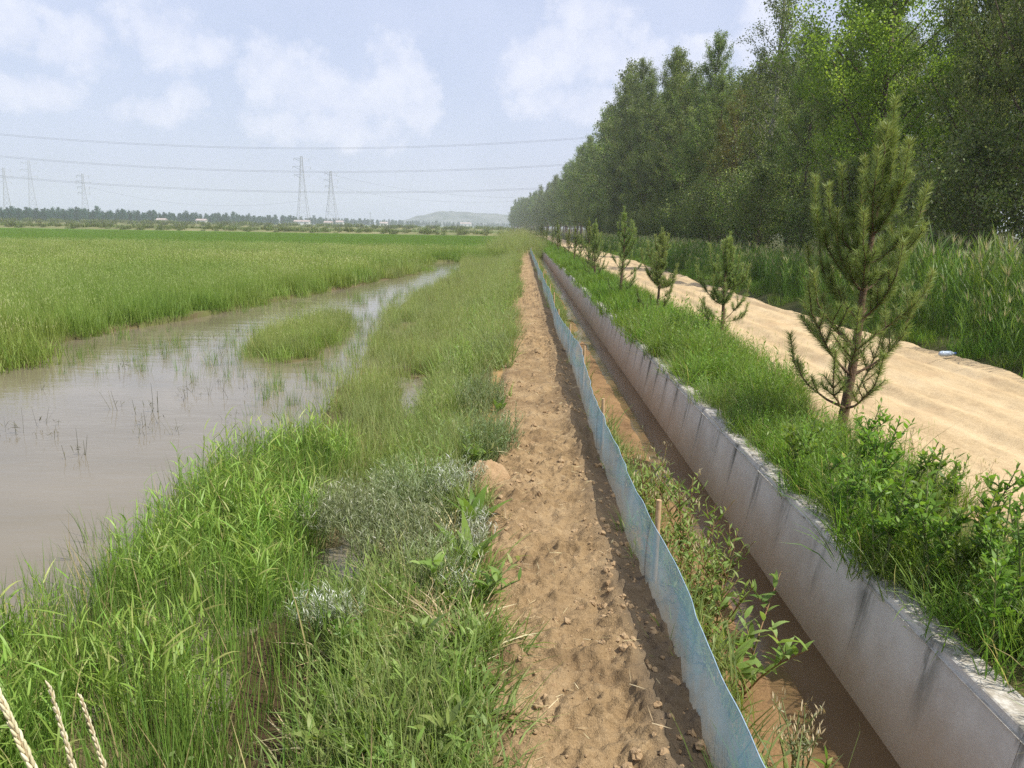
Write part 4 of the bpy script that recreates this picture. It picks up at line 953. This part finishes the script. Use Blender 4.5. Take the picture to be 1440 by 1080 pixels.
for k, (u, v, rx, ry, n_, hh, lab) in enumerate([(636, 668, .20, .20, 110, .26, 'whitish flowering weed patch beside the soil mound'), (668, 735, .09, .26, 60, .22, 'whitish flowering weed trail leading down to the dock plants'), (468, 832, .22, .06, 46, .17, 'small whitish flowering weed patch beside the bright paddy grass'), (640, 800, .10, .16, 40, .2, 'pale flowering weed patch among the dock plants near the path')]):
    x, y = at(u, v, .1); ms = artemisia(300 + k, rx, ry, hh, n_, 'whitish'); t = thing('flowering_weed', lab, 'weed', (x, y, -.05)); link('stem', ms[0], t); link('foliage', ms[1], t)

# ---- soil mound
x0, y0 = at(686, 668, .03); nr, na_ = 22, 40; rr = np.linspace(0, 1, nr); aa = np.linspace(0, 2 * math.pi, na_, endpoint=False)
A, Q = np.meshgrid(aa, rr); X = Q * np.cos(A) * .17; Y = Q * np.sin(A) * .15
Z = .13 * (1 - Q ** 2) ** .8 * (1 + .7 * (fbm(X * 18 + 4, Y * 18, 4, 101) - .5)) + .012 * (fbm(X * 60, Y * 60, 3, 102) - .5) - .04 * Q ** 6
i = np.arange(nr - 1)[:, None] * na_; j = np.arange(na_)[None]
mb = MB(); mb.add(np.stack([X, Y, Z], -1).reshape(-1, 3), np.stack([i + j, i + na_ + j, i + na_ + (j + 1) % na_, i + (j + 1) % na_], -1).reshape(-1, 4))
tag(mb.build('soil_mound', M['mound'], loc=(x0, y0, -.01)), 'rounded mound of crumbly dug soil on the left edge of the path', 'soil mound')

# ---- three pale grass ears close to the viewer
def ear(u0, v0, u1, v1, y, rad, lab):
    tip = np.array(atd(u0, v0, y)); low = np.array(atd(u1, v1, y)); d = low - tip; base = tip + d * 1.5
    root = np.array([base[0] + .12, y - .05, -.2]); t = thing('grass_ear', lab, 'grass ear', tuple(root), 0, 'pale dry grass ears in the foreground corner')
    g = np.random.default_rng(int(u1)); mb = MB(); q = np.linspace(0, 1, 9)[:, None]
    st = root * (1 - q) ** 2 + 2 * q * (1 - q) * (base + (base - tip) * .8) + base * q ** 2
    tube(mb, np.concatenate([st, [tip + (base - tip) * .05]]) - root, np.linspace(.0022, .0012, 10), 5); mb.build('stem', M['straw'], t)
    mb = MB(); ax = nrm(tip - base); L = np.linalg.norm(tip - base); k = 66
    for s in range(k):
        f = s / k; p = base + ax * L * f * .98; a = s * math.pi / 2 * 1.0 + g.normal(0, .3); sd = nrm(np.cross(ax, [0, 1, .2])); s2 = np.cross(ax, sd)
        o_ = nrm(ax * 1.0 + (sd * math.cos(a) + s2 * math.sin(a)) * .24); ln = rad * 2.9 * g.uniform(.85, 1.1) * (1 - .45 * f); c0 = p + (sd * math.cos(a) + s2 * math.sin(a)) * rad * .35 * (1 - .5 * f) - root
        tube(mb, [c0, c0 + o_ * ln * .35, c0 + o_ * ln * .75, c0 + o_ * ln], np.array([.25, .42, .30, .05]) * rad * (1 - .4 * f), 5, g.uniform(.3, 1))
    mb.build('spike', M['earstraw'], t, smooth=True)
ear(-12, 955, 50, 1088, .70, .0056, 'thickest pale dry grass ear in the bottom left corner')
ear(67, 956, 106, 1088, .74, .0042, 'pale dry grass ear standing between the thick ear and the slimmest ear')
ear(111, 973, 150, 1088, .80, .0039, 'slimmest pale dry grass ear furthest from the corner')

# ---- twigs and stems poking out of the water
tk = []
for k in range(4):
    g = np.random.default_rng(400 + k); mb = MB()
    for s in range(int(g.integers(3, 7))):
        b0 = np.array([g.normal(0, .06), g.normal(0, .06), -.1]); blades(mb, b0[None], g.uniform(0, 6.28), g.uniform(.05, .5), g.uniform(-.2, .6), g.uniform(.16, .36), .006, 3, g.uniform(0, .5), 'stem')
        m_ = int(g.integers(1, 4)); blades(mb, np.repeat(b0[None] + [[0, 0, .15]], m_, 0) + g.normal(0, .02, (m_, 3)), g.uniform(0, 6.28, m_), g.uniform(.4, 1.2, m_), .5, g.uniform(.05, .1, m_), .007, 2, .3, 'leaf')
    tk.append(mb.mesh('water_weed', leafy('drowned_stem_%d' % k if k else 'drowned_stem', [(0, (.07, .075, .035)), (1, (.16, .14, .07))], .15) if k == 0 else tk[0].materials[0]))
TW = [(18, 612), (65, 598), (72, 618), (205, 598), (222, 580), (165, 575), (270, 552), (262, 562), (310, 540), (215, 495), (240, 484), (150, 500), (60, 548), (290, 556), (320, 560), (205, 612), (330, 470), (300, 480), (270, 478), (395, 500), (360, 545), (430, 470), (350, 430), (300, 505), (120, 640), (248, 610), (330, 590), (410, 455), (445, 440), (470, 432), (180, 520), (380, 470)]
for k, (u, v) in enumerate(TW):
    x, y = at(u, v, WATER_Z); o = link('water_weed', tk[k % 4], None, (x, y, WATER_Z)); o.rotation_euler = (0, 0, k * 1.9); o.scale = (rng.uniform(.6, 1.15),) * 3
    tag(o, 'sparse dark drowned weed stems poking out of the muddy water', 'water weed', 'weed stems standing in the flooded paddy')

# ---- small litter by the reeds
x, y = at(1321, 497, .1); t = thing('plastic_bottle', 'crumpled pale blue plastic bottle lying at the foot of the reeds by the road', 'bottle', (x, y, .06))
mb = MB(); q = np.linspace(0, .22, 9); tube(mb, np.stack([q, q * .25, .035 + 0 * q], 1), [.02, .036, .037, .033, .036, .037, .034, .02, .012], 10); mb.build('bottle_body', plain('bottle_plastic', (.30, .38, .48), (.48, .55, .64), 20, .25), t)
mb = MB(); tube(mb, [(.215, .0537, .035), (.24, .06, .035)], .014, 8); mb.build('cap', plain('cap_plastic', (.1, .2, .5), None, 5, .4), t)

# ================================================================== DISTANCE
# low dykes across the fields
def dyke(name, y0, x0, x1, hh, w, skew):
    def z(x, y): return -.25 + (hh + .25 * (fbm(x * .08, y * .1, 3, int(y0)) - .5)) * np.exp(-((y - y0 - skew * x) / w) ** 2)
    Xs = np.linspace(x0, x1, 180); V = []; 
    off = np.linspace(-2.6 * w, 2.6 * w, 13); X, O = np.meshgrid(Xs, off); Y = y0 + skew * X + O
    Z = z(X, Y); Z[0] -= .3; Z[-1] -= .3
    nx = len(Xs); i = np.arange(12)[:, None] * nx; j = np.arange(nx - 1)[None]
    mb = MB(); mb.add(np.stack([X, Y, Z], -1).reshape(-1, 3), np.stack([i + j, i + j + 1, i + nx + j + 1, i + nx + j], -1).reshape(-1, 4))
    tag(mb.build(name, M['dykesoil']), kind='structure')
    n_ = int((x1 - x0) * 3.2); xx = rng.uniform(x0, x1, n_); yy = y0 + skew * xx + rng.normal(0, w * .8, n_)
    ok = fbm(xx * .05, yy * .02, 3, 5) > .22
    return np.stack([xx, yy, z(xx, yy)], 1)[ok]
M['dykesoil'] = plain('dyke_earth', (.10, .12, .04), (.20, .19, .09), .15, .95, 0)
d1 = dyke('near_dyke', 150, -150, 6, .55, 2.2, -.05); d2 = dyke('far_dyke', 300, -290, 8, 1.0, 4, .05)
pd = [clump(60, .5, (.3, .8), (.03, .05), (.1, .6), (.1, .8), leafy('dyke_weed', [(0, (.08, .11, .03)), (.7, (.15, .19, .055)), (1, (.26, .24, .11))], .3) if k == 0 else None, 2, name='dyke_weed') for k in range(3)]
for q in pd[1:]: q.materials.clear(); q.materials.append(pd[0].materials[0])
scatter('dyke_weeds', np.concatenate([d1, d2]), pd, 'rough olive weeds covering the low dykes at the far side of the rice', 'weeds', np.concatenate([U(.8, 1.6, len(d1)), U(1.2, 2.6, len(d2))]), .1, seed=20)
# far woods
fk = [broadleaf(500 + k, 11, 3.0, 30, 1100, .55, M['farleaf'], M['bark'], sig=.3)[1] for k in range(4)]
PT = []
for f in np.linspace(0, 1, 260):
    u = -90 + f * 830; D = np.interp(u, [-90, 0, 200, 350, 450, 560, 740], [390, 410, 490, 610, 750, 1000, 1400])
    for r in range(3):
        Y_ = D + r * 12 + rng.normal(0, 6); p = atd(u + rng.normal(0, 2), 315, Y_); PT.append((p[0], Y_, -.3))
PT = np.array(PT)
scatter('distant_woods', PT, fk, 'hazy blue-green line of far-off woods along the left horizon', 'woods', np.clip(rng.normal(.60, .10, len(PT)), .4, .9), .03, seed=21)
# hill
def hill(name, u0, u1, D, prof, seed):
    xl = atd(u0, 318, D)[0]; xr = atd(u1, 318, D)[0]; Xs = np.linspace(xl, xr, 120); Ys = np.linspace(D - 160, D + 260, 40)
    def z(X, Y):
        f = (X - xl) / (xr - xl); base = np.interp(f, *zip(*prof)); g_ = np.exp(-((Y - D - 40) / 110) ** 2)
        return (base * g_ * (1 + .35 * (fbm(X * .012, Y * .012, 5, seed) - .5)) + 6 * (fbm(X * .05, Y * .05, 3, seed + 3) - .5) * g_ * (base > 2)) - 3 * (1 - g_) - 1
    V, F = grid(Xs, Ys, z); mb = MB(); mb.add(V, F); return tag(mb.build(name, M['hill']), kind='structure')
M['hill'] = plain('hill_scrub', (.035, .055, .05), (.15, .16, .15), .03, .95, 0)
hill('hill', 530, 940, 1500, [(0, 0), (.06, 7), (.13, 18), (.20, 27), (.25, 30), (.31, 26), (.39, 25), (.48, 23), (.65, 15), (.85, 8), (1, 0)], 7)
# farm buildings
wl = plain('white_render', (.62, .62, .60), (.78, .78, .76), 1, .9, 0); rf = plain('grey_roof', (.30, .22, .20), (.38, .34, .32), .5, .8, 0); gl = plain('dark_window', (.05, .06, .07), None, 1, .2, 0)
def house(u, D, L, W, Hh, lab, rz=0):
    x = atd(u, 318, D)[0]; t = thing('farm_building', lab, 'building', (x, D, -.3), rz, 'far-off farm buildings')
    mb = MB(); box(mb, -L / 2, L / 2, -W / 2, W / 2, 0, Hh); mb.build('walls', wl, t, False)
    mb = MB(); a, b, c = L / 2 + .3, W / 2 + .4, Hh + W * .28
    mb.add([(-a, -b, Hh + .01), (a, -b, Hh + .01), (a, 0, c), (-a, 0, c), (a, b, Hh + .01), (-a, b, Hh + .01)], [(0, 1, 2, 3), (3, 2, 4, 5), (5, 4, 1, 0)]); mb.add([(-a, -b, Hh + .01), (-a, 0, c), (-a, b, Hh + .01)], [(0, 1, 2)]); mb.add([(a, -b, Hh + .01), (a, b, Hh + .01), (a, 0, c)], [(0, 1, 2)])
    mb.build('roof', rf, t, False)
    for k in range(max(2, int(L // 5))):
        xx = -L / 2 + (k + .5) * L / max(2, int(L // 5)); mb = MB(); box(mb, xx - .7, xx + .7, -W / 2 - .05, -W / 2 + .02, Hh * .35, Hh * .75); mb.build('window', gl, t, False)
for a in [(228, 470, 5, 4, 2.4, 'small white shed before the woods at the far left side of the field'), (284, 520, 6, 4, 2.6, 'white hut before the woods right of the small shed'), (425, 690, 13, 5, 3.2, 'long white farm building near the foot of the tallest pylon'), (462, 700, 7, 5, 2.8, 'white farmhouse near the foot of the second tall pylon'), (478, 705, 6, 5, 3.4, 'taller white farmhouse right of the second tall pylon'), (540, 860, 8, 6, 3.2, 'tiny white farmhouse far out left of the hill'), (655, 1180, 16, 8, 5, 'pale building at the foot of the hazy hill')]:
    house(*a)
# pylons
def pylon(u, D, Ht, lab, W=.16, arms=3, rz=.5, thick=.15):
    p = atd(u, 315, D); t = thing('pylon', lab, 'pylon', (p[0], D, -.5), rz, 'lattice pylons on the horizon')
    wf = lambda f: Ht * (W * (1 - f) ** 1.5 + .028) / 2
    mb = MB(); lv = [0, .14, .27, .39, .5, .6, .69, .77, .84, .90, .95, 1]
    cs = [(1, 1), (-1, 1), (-1, -1), (1, -1)]
    pt = lambda f, c: np.array([c[0] * wf(f), c[1] * wf(f), f * Ht])
    for c in cs: tube(mb, [pt(f, c) for f in lv], thick, 4)
    for a, b in zip(lv[:-1], lv[1:]):
        for k in range(4):
            c, d = cs[k], cs[(k + 1) % 4]
            tube(mb, [pt(a, c), pt(b, d)], thick * .55, 3, cap=False); tube(mb, [pt(a, d), pt(b, c)], thick * .55, 3, cap=False); tube(mb, [pt(b, c), pt(b, d)], thick * .5, 3, cap=False)
    mb.build('tower', M['steel'], t, False)
    for k in range(arms):
        f = .97 - k * .115; ln = Ht * (.11 + .02 * (k == 1)); mb = MB()
        for s in (-1, 1):
            e = np.array([s * ln, 0, f * Ht - .2])
            for c in ((s, 1), (s, -1)): tube(mb, [pt(f, c), e], thick * .6, 3, cap=False); tube(mb, [pt(f - .045, c), e], thick * .6, 3, cap=False)
        mb.build('cross_arm', M['steel'], t, False)
    for k in range(arms):
        f = .97 - k * .115; ln = Ht * (.11 + .02 * (k == 1))
        for s in (-1, 1):
            mb = MB(); tube(mb, [(s * ln, 0, f * Ht - .2), (s * ln, 0, f * Ht - 2.4)], .18, 5); mb.build('insulator', M['steel'], t, False)
    return t
pylon(427, 700, 59, 'tallest lattice pylon rising beside the white farm buildings')
pylon(467, 720, 48, 'second tall lattice pylon with broad base right of the tallest pylon', .22)
pylon(122, 640, 38, 'lattice pylon with many short arms above the left woods', .16, 4)
pylon(49, 900, 66, 'faint slender pylon above the woods between two nearer pylons', .13)
pylon(13, 760, 49, 'faint pylon at the far left edge above the woods', .14)
x = atd(521, 318, 800)[0]; t = thing('utility_pole', 'thin utility pole on the plain between the pylons and the hill', 'utility pole', (x, 800, -.5))
mb = MB(); tube(mb, [(0, 0, 0), (0, 0, 14)], [.28, .2], 6); mb.build('pole', M['steel'], t); mb = MB(); box(mb, -1.2, 1.2, -.12, .12, 12.6, 12.9); mb.build('cross_bar', M['steel'], t, False)
# overhead cables
def cable(pts, D, lab, rad=.06, u0=-420, u1=1010, dy=0):
    u_, v_ = zip(*pts); cf = np.polyfit(u_, v_, 2); us = np.linspace(u0, u1, 60)
    P = np.array([atd(u, np.polyval(cf, u), D + dy) for u in us]); o = P[0].copy(); mb = MB(); tube(mb, P - o, rad, 4)
    tag(mb.build('power_cable', M['cable'], loc=tuple(o)), lab, 'power cable', 'overhead cables crossing the sky')
A1 = [(0, 190), (200, 203), (430, 210), (620, 206), (830, 194)]; A2 = [(0, 221), (200, 234), (420, 243), (600, 241), (800, 232)]; A3 = [(0, 249), (150, 260), (320, 268), (500, 272), (770, 265)]
hgt = ['highest', 'middle', 'lowest']; tone = ['far side', 'near side']
for k, A in enumerate((A1, A2, A3)):
    for s in (0, 1):
        cable([(u, v - 1.6 * s) for u, v in A], 250, '%s pair of long overhead cables crossing the sky, its %s strand' % (hgt[k], ['lower', 'upper'][s]), .024, dy=[0, 5][s])
for k, A in enumerate([[(467, 246), (545, 262), (640, 274)], [(467, 262), (545, 276), (640, 284)], [(122, 262), (280, 288), (427, 282)]]):
    cable(A, 720, ['thin upper cable sagging to the right from the second tall pylon', 'thin lower cable sagging to the right from the second tall pylon', 'faint cable strung between the left pylon and the tallest pylon'][k], .05, A[0][0], A[-1][0] + (140 if k < 2 else 0))

# ================================================================== AIR AND LIGHT
SUN_DIR = Vector((.62, -.30, 1.0)).normalized()
EL = math.asin(SUN_DIR.z); AZ = math.atan2(SUN_DIR.x, SUN_DIR.y)
sl = bpy.data.lights.new('sun', 'SUN'); sl.energy = 4.9; sl.angle = R(.6); sl.color = (1, .95, .86)
so = bpy.data.objects.new('sun', sl); COL.objects.link(so); so.rotation_euler = (-SUN_DIR).to_track_quat('-Z', 'Y').to_euler(); so.location = (20, -10, 40)

w = bpy.data.worlds.new('World'); S.world = w; w.use_nodes = True; nt = w.node_tree; nt.nodes.clear(); L = nt.links.new
out = nt.nodes.new('ShaderNodeOutputWorld'); bg = nt.nodes.new('ShaderNodeBackground'); L(bg.outputs[0], out.inputs[0])
sky = nt.nodes.new('ShaderNodeTexSky'); sky.sky_type = 'NISHITA'; sky.sun_disc = False; sky.sun_elevation = EL; sky.sun_rotation = AZ
sky.air_density = 1.0; sky.dust_density = 3.0; sky.ozone_density = 1.5
bg.inputs['Strength'].default_value = .107
tc = nt.nodes.new('ShaderNodeTexCoord'); gv = tc.outputs['Generated']
def vdist(c, sc):
    s = nt.nodes.new('ShaderNodeVectorMath'); s.operation = 'SUBTRACT'; L(gv, s.inputs[0]); s.inputs[1].default_value = c
    q = nt.nodes.new('ShaderNodeVectorMath'); q.operation = 'MULTIPLY'; L(s.outputs[0], q.inputs[0]); q.inputs[1].default_value = sc
    l = nt.nodes.new('ShaderNodeVectorMath'); l.operation = 'LENGTH'; L(q.outputs[0], l.inputs[0]); return l.outputs['Value']
CL = [(385, 100, 55, 45), (440, 130, 70, 50), (500, 150, 70, 40), (560, 110, 42, 62), (590, 140, 30, 50), (470, 180, 110, 30), (262, 140, 26, 22), (230, 160, 60, 18), (740, 95, 45, 40), (790, 80, 60, 45), (850, 70, 60, 45), (905, 95, 70, 40), (980, 90, 60, 32), (840, 150, 120, 30), (830, 20, 60, 30), (225, 45, 55, 45), (20, 40, 40, 40), (100, 60, 60, 40), (1075, 40, 40, 60), (1000, 60, 30, 12), (50, 130, 60, 25), (300, 70, 40, 25)]
acc = None
for u, v, a, b in CL:
    c = ray(u, v).normalized(); d = vdist(c, (F_PX / a / 1.5, F_PX / (a) / 1.5, F_PX / b / 1.5))
    f = mathn(nt, 'SUBTRACT', 1.0, d, True)
    acc = f if acc is None else mathn(nt, 'MAXIMUM', acc, f)
nz = noise(nt, 26, 8, .62, gv); nz2 = noise(nt, 7, 5, .6, gv)
cl = mathn(nt, 'ADD', acc, mathn(nt, 'MULTIPLY', mathn(nt, 'SUBTRACT', nz.outputs[0], .5), 1.5))
veil = ramp(nt, [(.35, (0, 0, 0)), (.7, (1, 1, 1))]); L(nz2.outputs[0], veil.inputs[0])
rc = ramp(nt, [(.30, (0, 0, 0)), (.62, (.8, .8, .8)), (1, (1, 1, 1))]); L(cl, rc.inputs[0])
sxy = nt.nodes.new('ShaderNodeSeparateXYZ'); L(gv, sxy.inputs[0])
skc = mixc(nt, mathn(nt, 'MULTIPLY', veil.outputs[0], .30), sky.outputs[0], (6.2, 6.4, 7.2))
skc = mixc(nt, .60, skc, (5.8, 6.35, 8.3))
shade = ramp(nt, [(.35, (6.0, 6.3, 7.5)), (.65, (7.3, 7.4, 8.2))]); L(nz.outputs[0], shade.inputs[0])
fin = mixc(nt, mathn(nt, 'MULTIPLY', rc.outputs[0], .6), skc, shade.outputs[0])
L(fin, bg.inputs['Color'])

# haze: one box of even air round everything
mb = MB(); box(mb, -1700, 1700, -70, 2060, -8, 70); hz = mb.build('haze', None, None, False); tag(hz, kind='stuff')
m, nt, out = newmat('haze_air'); pv = nt.nodes.new('ShaderNodeVolumePrincipled'); pv.inputs['Color'].default_value = (.90, .94, 1, 1); pv.inputs['Density'].default_value = .0005; pv.inputs['Anisotropy'].default_value = .2
nt.links.new(pv.outputs[0], out.inputs['Volume']); hz.data.materials.append(m)

S.view_settings.view_transform = 'Standard'; S.view_settings.look = 'None'; S.view_settings.exposure = .35; S.view_settings.gamma = 1
S.render.engine = 'CYCLES'
cy = S.cycles; cy.max_bounces = 7; cy.diffuse_bounces = 3; cy.glossy_bounces = 2; cy.transmission_bounces = 3; cy.transparent_max_bounces = 8; cy.volume_bounces = 1
cy.use_denoising = False; cy.denoiser = 'OPENIMAGEDENOISE'; cy.sample_clamp_indirect = 6; cy.caustics_reflective = False; cy.caustics_refractive = False
